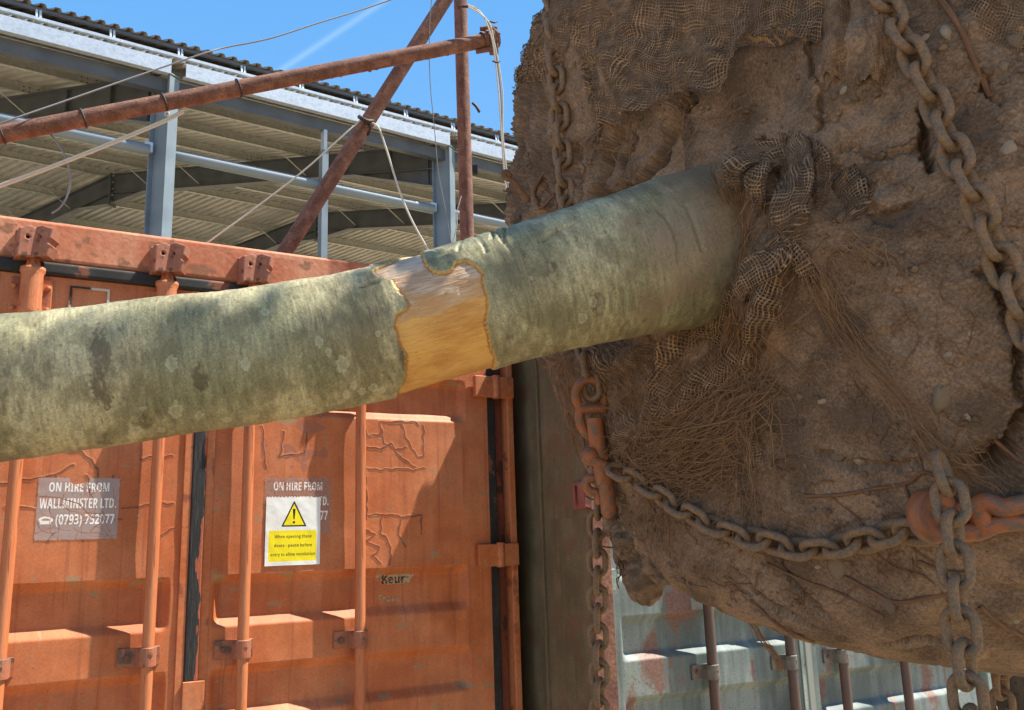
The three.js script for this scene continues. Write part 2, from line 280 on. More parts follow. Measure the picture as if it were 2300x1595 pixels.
const orange = container({
  label: 'weathered orange shipping container with stickers and a warning sign on its doors', x: -1.0916, z: -3.068, turn: Math.PI / 2 - 1.05298, top: 2.617, doorTop: 2.43, length: 6.05, depth: .03,
  troughs: [[.355, .53], [.655, .83], [.955, 1.13], [1.255, 1.43], [1.99, 2.165]], uv: doorUV, mat: matOrange, doorMat: matDoorOrange, barMat: matOrange, headerMat: std({ map: paintTile([186, 108, 74], [202, 136, 104], [140, 92, 64], 17.3, .12), roughness: .7, bumpMap: fineGrain, bumpScale: .001 }), channelMat: std({ map: paintTile([128, 66, 46], [104, 58, 44], [58, 38, 32], 8.8, .05), roughness: .8 }), bracketMat: std({ map: paintTile([170, 96, 66], [150, 104, 82], [98, 76, 64], 6.3, .12), roughness: .6, bumpMap: steelGrain, bumpScale: .001 }),
  keeperMat: std({ map: paintTile([142, 84, 62], [168, 112, 90], [84, 54, 42], 9.1, .1), roughness: .75, bumpMap: steelGrain, bumpScale: .002 }),
  bars: [-.565, -.15, .15, .565], barRadius: .0192, brackets: [1.183, .60, 2.1], hinges: [.52, 1.416, 2.1], detail: true });
{
  // rubber between the leaves, its cover plate, paint flakes on it
  mesh('centre_gasket', box(-.033, .014, 1.09, 2.43, -.01, .011, .006), std({ map: pixels(256, 1024, (i, j) => { const f = fbm2(i / 6, j / 6, 3), e = i / 256 + .25 * fbm2(i / 60, j / 40, 4), k = fbm2(3, j / 90, 3); const c = mix3([28, 28, 30], [56, 54, 54], clamp(.4 + fbm2(i / 20, j / 30, 4) * 1.3, 0, 1)).map((x) => x * (1 + f * .3)); return e > .80 - k * .5 ? mix3([180, 96, 62], [140, 74, 50], .5 + f) : c; }, true), roughness: .7, bumpMap: steelGrain, bumpScale: .001 }), orange);
  const u = orange.children[orange.children.length - 1].geometry, p = u.attributes.position, uv = u.attributes.uv; for (let i = 0; i < p.count; i++) uv.setXY(i, (p.getX(i) + .033) / .047, (p.getY(i) - 1.09) / 1.34);
  mesh('gasket_end_plate', box(-.036, .034, 1.0, 1.092, .008, .02, .003), matOrange, orange);
  mesh('label_frame', merge([box(-.452, -.328, 2.392, 2.4, .004, .008), box(-.452, -.444, 2.27, 2.392, .004, .008), box(-.336, -.328, 2.27, 2.392, .004, .008)]), std({ map: pixels(128, 128, (i, j) => (noise2(i / 9, j / 9) > -.1 ? [196, 184, 172] : [52, 42, 38])
    , true), roughness: .8 }), orange);
  const hire = (torn, seed) => canvasTexture(768, 640, (g, w, h) => {
    const r = makeRandom(seed);
    g.fillStyle = torn ? 'rgba(182,170,164,0.62)' : 'rgba(172,140,130,0.50)'; g.fillRect(10, 8, w - 20, h - 16);
    for (let k = 0; k < 2600; k++) { g.fillStyle = `rgba(${150 + r() * 80 | 0},${140 + r() * 70 | 0},${135 + r() * 70 | 0},.18)`; g.fillRect(10 + r() * (w - 20), 8 + r() * (h - 16), 2 + r() * 14, 1 + r() * 5); }
    g.fillStyle = 'rgba(240,234,230,.95)'; g.textAlign = 'center';
    const line = (t, y, size, width) => { g.save(); g.font = `bold ${size}px sans-serif`; const k = width / g.measureText(t).width; g.translate(w / 2, y); g.scale(k, 1.75); g.fillText(t, 0, 0); g.restore(); };
    line('ON HIRE FROM', 150, 74, 560); line('WALLMINSTER LTD.', 318, 80, 700); g.save(); g.translate(70, 0); line('(0793) 752077', 480, 80, 540); g.restore();
    g.beginPath(); g.ellipse(100, 432, 52, 26, 0, Math.PI, 0); g.lineWidth = 20; g.strokeStyle = 'rgba(240,234,230,.95)'; g.stroke(); g.fillRect(52, 440, 96, 34); g.fillRect(36, 424, 30, 24); g.fillRect(134, 424, 30, 24);
    g.globalCompositeOperation = 'destination-out'; g.lineWidth = 3; g.strokeStyle = '#000';
    const crack = (a) => { g.beginPath(); g.moveTo(...a[0]); for (const q of a.slice(1)) g.lineTo(...q); g.stroke(); };
    for (let k = 0; k < 46; k++) { let x = r() * w, y = r() * h; const a = [[x, y]]; let d = r() * 6.28; for (let s = 0; s < 6; s++) { d += (r() - .5) * 1.1; x += Math.cos(d) * 44; y += Math.sin(d) * 44; a.push([x, y]); } g.lineWidth = 1.5 + r() * 4.5; crack(a); }
    if (torn) { g.beginPath(); g.moveTo(280, 0); g.lineTo(300, 60); g.lineTo(330, 78); g.lineTo(420, 66); g.lineTo(455, 44); g.lineTo(470, 0); g.fill(); g.lineWidth = 9; crack([[470, 0], [455, 80], [480, 170], [510, 210]]); crack([[20, 196], [200, 210], [380, 270], [520, 420]]); }
    g.fillStyle = '#000'; for (let k = 0; k < 120; k++) { const s = Math.floor(r() * 4), q = r(); const [x, y] = [[q * w, 8], [q * w, h - 8], [10, q * h], [w - 10, q * h]][s]; g.beginPath(); g.arc(x, y, 2 + r() * 7, 0, 7); g.fill(); }
    if (!torn) for (let k = 0; k < 70; k++) { g.fillRect(r() * w, r() * 160, 6 + r() * 40, 2 + r() * 6); }
  });
  const sticker = (name, t, a, lift, label) => { const m = mesh(name, decalSheet(...a, lift), std({ map: t, transparent: true, roughness: .55 }), orange); m.userData.label = label; };
  sticker('sticker', hire(true, 21), [-.502, -.255, 1.557, 1.76], .0012, 'cracked grey hire sticker with white lettering and a telephone number');
  sticker('sticker', hire(false, 44), [.215, .466, 1.558, 1.766], .0012, 'faded hire sticker half covered by the warning sign');
  const sign = canvasTexture(820, 1000, (g, w, h) => {
    g.fillStyle = '#e9ebea'; g.fillRect(0, 0, w, h);
    g.fillStyle = '#f2e21a'; g.beginPath(); g.roundRect(48, 490, w - 106, h - 550, 26); g.fill();
    g.lineJoin = 'round'; g.beginPath(); g.moveTo(418, 72); g.lineTo(594, 424); g.lineTo(246, 424); g.closePath(); g.fillStyle = '#f2e21a'; g.fill(); g.lineWidth = 22; g.strokeStyle = '#23221e'; g.stroke();
    g.fillStyle = '#23221e'; g.beginPath(); g.moveTo(396, 180); g.quadraticCurveTo(418, 158, 440, 180); g.lineTo(428, 322); g.quadraticCurveTo(418, 336, 408, 322); g.closePath(); g.fill(); g.beginPath(); g.arc(418, 372, 19, 0, 7); g.fill();
    g.font = 'bold 62px sans-serif'; g.textAlign = 'center'; g.fillStyle = '#3a3a1c';
    const line = (t, y, width) => { g.save(); const k = width / g.measureText(t).width; g.translate(414, y); g.scale(k, 1.05); g.fillText(t, 0, 0); g.restore(); };
    line('When opening these', 602, 560); line('doors - pause before', 732, 570); line('entry to allow ventilation', 862, 672);
  });
  const wm = mesh('warning_sign', decalSheet(.2245, .423, 1.452, 1.692, .0032), std({ map: sign, roughness: .45, bumpMap: pixels(128, 128, (i, j) => 128 + 100 * fbm2(i / 12, j / 12, 3)), bumpScale: .0012 }), orange); wm.userData.label = 'white and yellow warning sign about ventilation with a black exclamation triangle';
  const stencil = canvasTexture(512, 400, (g, w, h) => {
    const r = makeRandom(8); g.clearRect(0, 0, w, h);
    g.fillStyle = 'rgba(176,166,132,.9)'; g.beginPath(); g.moveTo(20, 60); g.lineTo(70, 20); g.lineTo(300, 14); g.lineTo(420, 26); g.lineTo(440, 60); g.lineTo(390, 140); g.lineTo(150, 150); g.lineTo(80, 110); g.fill();
    g.font = 'bold 128px sans-serif'; g.fillStyle = 'rgba(24,20,18,.95)'; g.save(); g.scale(.9, 1); g.fillText('Keur', 90, 138); g.restore();
    g.font = 'bold 112px sans-serif'; g.fillStyle = 'rgba(178,168,142,.95)'; g.save(); g.scale(.8, 1); g.fillText('Front', 60, 330); g.restore();
    g.globalCompositeOperation = 'destination-out'; g.fillStyle = '#000'; for (let k = 0; k < 260; k++) { g.beginPath(); g.ellipse(r() * w, r() * h, 3 + r() * 20, 2 + r() * 10, r() * 3, 0, 7); g.fill(); }
  });
  const g = new THREE.PlaneGeometry(.19, .14); g.translate(.735, 1.348, -.03 + .0032);
  mesh('stencilled_letters', g, std({ map: stencil, transparent: true, roughness: .7 }), orange).userData.label = 'flaking black and cream stencilled letters on the orange door';
}

// teal container, further back and turned
const tealUV = (x, y) => [(x + 1.2) / 2.4, y / 2.4];
const tealColor = pixels(1024, 1024, (i, j) => {
  const x = i / 1024 * 2.4, y = j / 1024 * 2.4, n = fbm2(x * 4, y * 4, 5), st = fbm2(x * 40, y * 3, 4), f = fbm2(x * 200, y * 200, 2), r = fbm2(x * 7 + 30, y * 5, 5) + .16 * st;
  let c = mix3([92, 106, 106], [132, 144, 142], clamp(.5 + n * 1.1 + st * .9, 0, 1)).map((v) => v * (1 + f * .08));
  const rr = r + f * .2 + st * .12; if (rr > .27) c = mix3(c, mix3([108, 66, 56], [136, 98, 86], clamp(.5 + f * 2, 0, 1)), clamp((rr - .27) * 5, 0, .8));
  if (f > .36) c = mix3(c, [86, 60, 52], .5);
  return c;
}, true, false);
const matTealDoor = std({ map: tealColor, roughness: .6, bumpMap: fineGrain, bumpScale: .001 }), matTeal = std({ map: paintTile([112, 130, 126], [150, 164, 158], [110, 64, 54], 12.7, .2), roughness: .6, bumpMap: fineGrain, bumpScale: .0008 });
const teal = container({
  label: 'faded teal shipping container with rust patches, seen under the root ball', x: 1.318, z: -4.248, turn: Math.PI / 2 - 1.0821, top: 2.62, doorTop: 2.43, length: 6.05, depth: .036,
  troughs: [[.377, .556], [.696, .875], [1.015, 1.194], [1.334, 1.513], [1.653, 1.832], [1.972, 2.151]], uv: tealUV, mat: matTeal, doorMat: matTealDoor, barMat: std({ map: paintTile([112, 72, 62], [92, 72, 66], [70, 76, 74], 4.4, .0), roughness: .6 }), bracketMat: std({ map: paintTile([96, 92, 86], [120, 116, 108], [100, 64, 52], 3.3, .1), roughness: .6 }), keeperMat: matTeal, channelMat: matTeal,
  bars: [-.6, -.15, .17, .58], barRadius: .022, brackets: [.945, 1.58], hinges: [.52, 1.3, 2.1], detail: false });
mesh('centre_gasket', box(-.033, .014, .2, 2.43, -.01, .011, .006), std({ color: 0x8c928c, roughness: .7 }), teal);

{ // brown container beyond the teal one: only its end shows at the edge of the teal doors
  const c = thing('shipping_container', 'dark brown shipping container standing beyond the teal one', 'container', 'shipping containers in the yard'); c.position.set(4.55, 0, -6.0); c.rotation.y = .36;
  const m = std({ map: paintTile([74, 56, 44], [92, 72, 58], [58, 40, 32], 2.2, .2), roughness: .75 });
  mesh('door', doorSheet(-1.2, 1.2, .15, 2.45, [[.3, .5], [.65, .85], [1, 1.2], [1.35, 1.55], [1.7, 1.9], [2.05, 2.25]], .035, -1.1, 1.1, (x, y) => [x / .6, y / .6]), m, c);
  mesh('frame', merge([box(-1.245, -1.2, 0, 2.6, -.1, .01, .005), box(1.2, 1.245, 0, 2.6, -.1, .01, .005), box(-1.2, 1.2, 2.45, 2.6, -.1, .01, .005), box(-1.2, 1.2, 0, .15, -.1, .01, .005)]), m, c);
  mesh('side_wall', corrugatedWall(-.1, -6, .1, 2.58, -1.245, -1), m, c); mesh('side_wall', corrugatedWall(-.1, -6, .1, 2.58, 1.245, 1), m, c);
  mesh('roof_sheet', box(-1.245, 1.245, 2.56, 2.59, -6, -.1), m, c);
  for (const bx of [-.6, -.15, .15, .6]) mesh('locking_bar', cyl(V(bx, .1, .05), V(bx, 2.5, .05), .02, 12), m, c);
}

{ // tall steel screen panel standing out from the end of the orange container
  const c = thing('screen_panel', 'tall olive brown steel screen panel between the orange and teal containers', 'panel'); c.position.copy(orange.position); c.rotation.copy(orange.rotation);
  const tint = pixels(512, 1024, (i, j) => { const n = fbm2(i / 60, j / 110, 5), st = fbm2(i / 9, j / 150, 4), f = fbm2(i / 3, j / 3, 2), r = fbm2(i / 50 + 9, j / 90, 5); let k = mix3([94, 85, 62], [116, 104, 78], clamp(.5 + n + st * .6, 0, 1)).map((x) => x * (1 + f * .14)); if (r > .2) k = mix3(k, [112, 80, 60], clamp((r - .2) * 3, 0, .5)); return k; }, true);
  const m = std({ map: tint, roughness: .7, bumpMap: steelGrain, bumpScale: .0012 });
  const H = EYE + 1.075;
  mesh('front_plate', box(1.285, 1.30, .03, H, .165, .475, .003), m, c);
  mesh('rear_plate', box(1.315, 1.33, .03, H, -.5, .16, .003), m, c);
  mesh('joint_flange', box(1.272, 1.33, .03, H, .152, .166, .003), m, c);
  mesh('end_flange', box(1.285, 1.37, .03, H, .476, .488, .003), std({ map: rustTile, roughness: .8, bumpMap: fineGrain, bumpScale: .002 }), c);
  mesh('foot', box(1.26, 1.42, .0, .03, -.5, .5), m, c);
  mesh('latch_box', merge([box(1.262, 1.30, 1.62, 1.72, .41, .49, .006), box(1.25, 1.262, 1.635, 1.705, .43, .445, .003)]), std({ map: paintTile([132, 66, 56], [150, 92, 80], [80, 48, 40], 5, .2), roughness: .6 }), c);
}

// ---------------------------------------------------------------- steel barn: eave along T, frames along U (the plan is skewed)
{
  const barn = thing('steel_barn', 'open steel barn with corrugated roof behind the orange container', 'barn');
  const T = V(Math.sin(.9703), 0, -Math.cos(.9703)), U = V(-Math.sin(1.1345), 0, -Math.cos(1.1345)), O = V(0, EYE, -16), RISE = .15, SPAN = 18;
  const height = (u) => RISE * (u < SPAN / 2 ? u : SPAN - u);
  const pt = (t, u, y) => O.clone().addScaledVector(T, t).addScaledVector(U, u).add(V(0, y, 0));
  const N = new THREE.Vector3().crossVectors(V(0, 1, 0), T).normalize(); if (N.z < 0) N.negate();                      // out of the eave, towards the yard
  const UN = new THREE.Vector3().crossVectors(U, V(0, 1, 0)).normalize();                                              // across a frame
  const T0 = -14, T1 = 10;
  // profiled sheets: ribs run up the slope
  const sheet = (name, t0, t1, u0, u1, y, depth, pitch, material, upper) => {
    const pos = [], idx = []; let n = 0; const prof = [[0, 0], [.44, 0], [.56, 1], [.88, 1], [1, 0]];
    for (let t = t0; t < t1; t += pitch) for (const [f, h] of prof.slice(0, 4)) for (const u of [u0, u1]) { pos.push(...pt(t + f * pitch, u, y + height(u) + (upper ? h : h) * depth).toArray()); if (u === u1) n++; }
    for (let i = 0; i < n - 1; i++) idx.push(i * 2, i * 2 + 1, i * 2 + 2, i * 2 + 1, i * 2 + 3, i * 2 + 2);
    let g = new THREE.BufferGeometry(); g.setAttribute('position', new THREE.Float32BufferAttribute(pos, 3)); g.setIndex(idx); g = g.toNonIndexed(); g.computeVertexNormals(); return mesh(name, boxUV(g), material, barn);
  };
  const edge = -.065;
  sheet('liner_sheet', T0, T1, edge, SPAN / 2, 7.565, .045, .2, matLiner);
  sheet('liner_sheet', T0, T1, SPAN / 2, SPAN - edge, 7.565, .045, .2, matLiner);
  sheet('roof_sheet', T0, T1, edge + .12, SPAN / 2, 7.90, .055, .2, matOuterSheet, true);
  sheet('roof_sheet', T0, T1, SPAN / 2, SPAN - edge, 7.90, .055, .2, matOuterSheet, true);
  { const q = [[0, .16], [SPAN / 2, .16]]; mesh('insulation', merge([bar(pt(T0, .35, 7.76), pt(T1, .35, 7.76), .04, .2)]), matInsulation, barn); }
  // eave beam in bay lengths, with dark printed stamps, and the spacer rail with its brackets
  const bays = [-16.2, -11.2, -6.2, -1.2, 3.8, 8.8];
  for (let k = 0; k < bays.length - 1; k++) mesh('eave_beam', merge([bar(pt(bays[k] + .11, -.06, 7.435), pt(bays[k + 1] - .11, -.06, 7.435), .012, .235), bar(pt(bays[k] + .11, 0, 7.548), pt(bays[k + 1] - .11, 0, 7.548), .09, .01), bar(pt(bays[k] + .11, 0, 7.322), pt(bays[k + 1] - .11, 0, 7.322), .09, .01)]), matGalvanised, barn);
  mesh('eave_tie', merge([bar(pt(T0, .16, 7.20), pt(T1, .16, 7.20), .012, .22), bar(pt(T0, .22, 7.095), pt(T1, .22, 7.095), .14, .012)]), matFrameGrey, barn);
  mesh('eave_tie', merge([bar(pt(T0, SPAN, 7.30), pt(T1, SPAN, 7.30), .012, .24)]), matFrameGrey, barn);
  mesh('spacer_rail', bar(pt(T0, .05, 7.69), pt(T1, .05, 7.69), .05, .045), matGalvanised, barn);
  mesh('top_rail', bar(pt(T0, .14, 7.885), pt(T1, .14, 7.885), .05, .05), matFrameGrey, barn);
  for (let t = -13.08; t < T1; t += 1) mesh('spacer_bracket', merge([bar(pt(t - .02, .09, 7.71), pt(t - .02, .11, 7.87), .012, .03, T), bar(pt(t + .03, .09, 7.71), pt(t + .03, .11, 7.87), .012, .03, T)]), matGalvanised, barn);
  // purlins
  for (let u = .45; u < SPAN; u += 1.45) {
    const y = 7.565 + height(u) - .102;
    mesh('purlin', merge([bar(pt(T0, u, y), pt(T1, u, y), .006, .19), bar(pt(T0, u + .035, y + .095), pt(T1, u + .035, y + .095), .07, .006), bar(pt(T0, u - .035, y - .095), pt(T1, u - .035, y - .095), .07, .006)]), matPurlin, barn);
    if (u < SPAN / 2) for (const b of bays) { if (b < -7 || b > 5) continue; for (const [dt, dy] of [[-.16, .03], [-.16, -.05], [-.07, .03], [-.07, -.05], [.07, .03], [.07, -.05], [.16, .03], [.16, -.05]]) mesh('bolt', cyl(pt(b + dt, u - .002, y + dy), pt(b + dt, u - .018, y + dy), .013, 6), matBolt, barn); }
  }
  // frames: column, haunched rafter, apex, stays
  const Isec = (a, b, w, h, up) => { const d = b.clone().sub(a).normalize(), z = new THREE.Vector3().crossVectors(d, up).normalize(), y = new THREE.Vector3().crossVectors(z, d); const s = (k) => [a.clone().addScaledVector(y, k), b.clone().addScaledVector(y, k)]; return [bar(a, b, .012, h, up), bar(...s(h / 2), w, .016, up), bar(...s(-h / 2), w, .016, up)]; };
  for (const t of bays) {
    const far = t > 5 || t < -8, roofY = (u) => 7.565 + height(u) - .2;
    mesh('column', merge(Isec(pt(t, .2, -EYE), pt(t, .2, 7.30), .19, .36, U)), matFrameLight, barn);
    mesh('column', merge(Isec(pt(t, SPAN - .2, -EYE), pt(t, SPAN - .2, 7.30), .19, .36, U)), matFrameLight, barn);
    mesh('column_cap', bar(pt(t, .0, 7.33), pt(t, .4, 7.33), .2, .02), matFrameLight, barn);
    for (const s of [0, 1]) {
      const u = (x) => s ? SPAN - x : x, y = (x) => 7.565 + RISE * x - .2;
      mesh('rafter', merge(Isec(pt(t, u(.36), y(.36) - .24), pt(t, u(8.98), y(8.98) - .24), .18, .46, V(0, 1, 0))), matFrameGrey, barn);
      // haunch below the eave end of the rafter
      const web = (c) => { const g = new THREE.BufferGeometry(), p = c.map(([x, yy]) => pt(t, u(x), yy)), q = []; for (const k of [-.008, .008]) for (const v of p) q.push(...v.clone().addScaledVector(UN, k).toArray()); const n = c.length, id = []; for (let i = 1; i < n - 1; i++) { id.push(0, i, i + 1, n, n + i + 1, n + i); } for (let i = 0; i < n; i++) { const j = (i + 1) % n; id.push(i, j, n + j, i, n + j, n + i); } g.setAttribute('position', new THREE.Float32BufferAttribute(q, 3)); g.setIndex(id); const f = g.toNonIndexed(); f.computeVertexNormals(); return boxUV(f); };
      mesh('haunch', merge([web([[.38, y(.38) - .4], [.38, y(.38) - .82], [2.5, y(2.5) - .4]]), bar(pt(t, u(.38), y(.38) - .82), pt(t, u(2.5), y(2.5) - .41), .17, .014)]), matFrameGrey, barn);
      for (const x of [.5, 1.35, 2.4]) mesh('stiffener', bar(pt(t, u(x), y(x) - .03), pt(t, u(x), y(x) - .78 + Math.max(0, x - .5) * .19), .15, .012, U), matFrameGrey, barn);
      mesh('apex_haunch', merge([web([[8.98, y(8.98) - .4], [8.98, y(8.98) - .72], [7.7, y(7.7) - .4]]), bar(pt(t, u(8.98), y(8.98) - .72), pt(t, u(7.7), y(7.7) - .41), .17, .014)]), matFrameGrey, barn);
      // stays from purlin to the bottom of the rafter
      if (!far) for (const x of [3.35, 6.25, 7.7]) mesh('stay', bar(pt(t - .5, u(x + (s ? -.1 : .1)), y(x) + .02), pt(t - .06, u(x), y(x) - .4), .045, .008), matPurlin, barn);
    }
    mesh('apex_plate', merge([bar(pt(t, 9, 7.565 + 1.35 - .18), pt(t, 9, 7.565 + 1.35 - .98), .2, .04, U)]), matFrameGrey, barn);
    if (!far) for (let k = 0; k < 5; k++) for (const s of [-1, 1]) mesh('bolt', cyl(pt(t, 8.94, 8.66 - k * .16).addScaledVector(UN, s * .07), pt(t, 8.91, 8.66 - k * .16).addScaledVector(UN, s * .07), .016, 6), matPurlin, barn);
    mesh('cleat', box(-.06, .06, -.08, .08, -.06, .06).applyMatrix4(new THREE.Matrix4().makeBasis(T, V(0, 1, 0), N)).translate(...pt(t - .12, .33, 6.16).toArray()), matGalvanised, barn);
  }
  for (let k = 0; k < bays.length - 1; k++) mesh('tie_tube', cyl(pt(bays[k] + .1, .33, 6.13), pt(bays[k + 1] - .1, .33, 6.13), .09, 20), matFrameLight, barn);
  // slim intermediate posts under the eave
  for (const t of [-8.6, -3.57, 1.3, 6.3]) { mesh('post', merge([bar(pt(t, .2, -EYE), pt(t, .2, 6.72), .11, .16, N)]), matFrameLight, barn); mesh('post_bracket', bar(pt(t, .2, 6.7), pt(t, .2, 7.1), .06, .14, N), matGalvanised, barn); }
}

// ---------------------------------------------------------------- scaffold on the container roof and its cables
{
  const s = thing('scaffold_frame', 'rusty red scaffold poles clamped together above the orange container', 'scaffold');
  const A = at(-160, 333, 2.94), B = at(1094, 90, 3.84), R = .031;
  const along = (px) => A.clone().lerp(B, clamp((px + 160) / 1254 + .0, 0, 1));
  const pole = (name, a, b, r) => { const g = cyl(a, b, r, 28); const uv = g.attributes.uv, L = a.distanceTo(b); for (let i = 0; i < uv.count; i++) uv.setXY(i, uv.getX(i) * .4, uv.getY(i) * L / .5); return mesh(name, g, matRustPipe, s); };
  const ledger = pole('ledger_pole', A, B, R);
  const uprightTop = at(1041, -260, 3.72), base = at(1053, 640, 4.02);
  const dirU = V(0, 1, 0), foot = at(1050, 530, 3.92); const up0 = V(foot.x, 2.617, foot.z), up1 = V(foot.x - .012, 4.6, foot.z);
  const upright = pole('upright_pole', up0, up1, R);
  const d0 = at(640, 566, 3.5), d1 = at(1030, -48, 3.95), dd = d0.clone().sub(d1).normalize(); const dfoot = d0.clone().addScaledVector(dd, (d0.y - 2.64) / -dd.y > 0 ? (d0.y - 2.64) / -dd.y : .02);
  pole('brace_pole', dfoot, d1, R);
  mesh('base_plate', new THREE.CylinderGeometry(.07, .07, .012, 20).translate(up0.x, up0.y + .006, up0.z), matRustPipe, s);
  const ax = B.clone().sub(A).normalize(), qx = new THREE.Quaternion().setFromUnitVectors(V(0, 0, 1), ax);
  for (const px of [4, 187, 369, 536]) { const t = (px - (-160)) / 1254, q = A.clone().lerp(B, t * 2.94 / (2.94 * t + 3.84 * (1 - t))); const g = new THREE.TorusGeometry(R + .002, .004, 8, 28); g.applyQuaternion(qx); g.translate(...q.toArray()); mesh('tape_band', g, matBlackRubber, s); }
  // right-angle clamp at the end of the ledger
  const cl = B.clone().addScaledVector(ax, -.035);
  const ring = (c, axis, r) => { const g = new THREE.CylinderGeometry(r, r, .05, 20, 1, true); g.applyQuaternion(new THREE.Quaternion().setFromUnitVectors(V(0, 1, 0), axis)); g.translate(...c.toArray()); return g; };
  mesh('clamp', merge([ring(B, ax, R + .007), ring(B.clone().addScaledVector(ax, .02), ax, R + .011), box(-.035, .035, -.03, .03, -.05, .02, .008).translate(...B.clone().add(V(.01, .02, -.03)).toArray()), box(-.02, .02, -.06, .06, -.02, .02, .006).translate(...B.clone().add(V(.028, -.005, .0)).toArray()), cyl(B.clone().add(V(.02, .05, .01)), B.clone().add(V(.05, .01, .02)), .012, 8), cyl(B.clone().add(V(-.03, .055, .0)), B.clone().add(V(.03, .06, .0)), .01, 8), cyl(B.clone().add(V(.02, -.05, .01)), B.clone().add(V(-.05, -.06, .01)), .011, 8)]), matRustPipe, s);
  for (let k = 0; k < 26; k++) { const t = between(.55, .98), q = A.clone().lerp(B, t).add(V(between(-.01, .01), -R + between(-.004, .004), between(-.01, .02))); mesh('rust_flake', new THREE.IcosahedronGeometry(between(.004, .009), 0).scale(1.4, .7, 1).translate(...q.toArray()), matRustPipe, s); }
  mesh('cable_tie', merge([tube([at(818, 268, 3.66), at(826, 276, 3.66), at(831, 290, 3.66), at(826, 304, 3.68)], .006, 12, 6), tube([at(806, 262, 3.66), at(824, 272, 3.64), at(838, 272, 3.67)], .009, 10, 6)]), matBlackRubber, s);
  mesh('tape_scrap', merge([tube([at(1062, 232, 3.88), at(1070, 240, 3.86), at(1077, 252, 3.86)], .007, 8, 5), tube([at(1030, 14, 3.86), at(1062, 16, 3.84), at(1072, 20, 3.86)], .006, 8, 5), box(-.012, .012, -.02, .02, -.01, .01).translate(...at(1067, 382, 3.86).toArray())]), matBlackRubber, s);
}
{
  const pale = std({ color: new THREE.Color().setRGB(.56, .54, .48), roughness: .6 }), grey = std({ color: new THREE.Color().setRGB(.2, .21, .22), roughness: .6 });
  const cable = (label, pts, r, m) => single('cable', label, 'cable', tube(pts.map((p) => at(...p)), r, 70, 8), m, 'cables strung from the scaffold');
  { const c = thing('cable', 'thick white twin cable rising to the rusty ledger pole', 'cable', 'cables strung from the scaffold'); const L = [[-60, 438, 3.0], [0, 415, 3.05], [100, 378, 3.1], [200, 339, 3.15], [310, 294, 3.22], [380, 264, 3.27], [412, 247, 3.3]]; mesh('strand', tube(L.map((p) => at(...p)), .0042, 70, 8), pale, c); mesh('strand', tube(L.map(([x, y, d]) => at(x + 1, y + 5, d + .002)), .0042, 70, 8), pale, c); for (const [x, y] of [[205, 347], [375, 262]]) mesh('cable_tie', new THREE.TorusGeometry(.008, .002, 6, 12).translate(...at(x, y - 6, 3.19).toArray()), pale, c); }
  cable('grey cable hanging in a loop under the ledger pole', [[112, 300, 3.12], [133, 328, 3.13], [150, 360, 3.13], [157, 400, 3.14], [152, 435, 3.14], [136, 465, 3.13], [116, 480, 3.12]], .0036, grey);
  cable('dark thin cable crossing the blue sky above the barn roof', [[-60, 302, 3.0], [5, 276, 3.0], [160, 222, 3.15], [330, 163, 3.35], [470, 116, 3.5], [500, 108, 3.55], [600, 88, 3.65], [720, 50, 3.8], [830, 16, 3.95], [960, -30, 4.1]], .0032, grey);
  cable('pale cable running up to the black tie on the brace pole', [[440, 566, 3.45], [465, 546, 3.45], [560, 477, 3.5], [680, 385, 3.56], [780, 296, 3.62], [812, 268, 3.66]], .0036, pale);
  cable('pale cable drooping from the brace pole behind the trunk', [[832, 274, 3.66], [848, 284, 3.66], [866, 330, 3.66], [884, 388, 3.65], [905, 450, 3.65], [930, 505, 3.64], [962, 562, 3.63], [990, 610, 3.62]], .0042, pale);
  cable('hair thin wire hanging past the brace pole', [[972, -30, 3.8], [965, 60, 3.8], [966, 180, 3.8], [976, 290, 3.8], [985, 390, 3.8], [1000, 470, 3.8], [1018, 570, 3.8]], .0019, grey);
  cable('slack wire lying against the foot of the upright pole', [[1036, 440, 3.86], [1026, 480, 3.86], [1026, 505, 3.86], [1012, 560, 3.86]], .0026, pale);
  { const c = thing('cable_bundle', 'bundle of pale cables hanging beside the upright pole and root ball', 'cable'); for (const [dx, dd] of [[0, 0], [5, .012], [9, -.008]]) mesh('strand', tube([[1050, 10], [1078, 26], [1092, 50], [1104, 84], [1113, 140], [1120, 210], [1126, 300], [1134, 400], [1146, 480], [1158, 540]].map(([x, y], k) => at(x + dx * (k < 2 ? .2 : .4 + .6 * (k % 3) / 2), y + (k < 3 ? dx * .6 : 0), 3.8 + dd)), .0032, 80, 8), dx === 5 ? grey : pale, c); for (const [x, y] of [[1106, 48], [1112, 137], [1136, 428]]) mesh('cable_tie', tube([at(x - 6, y, 3.78), at(x + 4, y + 3, 3.78), at(x + 10, y, 3.8)], .004, 6, 5), matBlackRubber, c); }
}

// ---------------------------------------------------------------- the lifted tree: trunk, soil ball, hessian
const tree = thing('balled_tree', 'grey green tree trunk lifted sideways with its soil ball wrapped in torn hessian', 'tree');

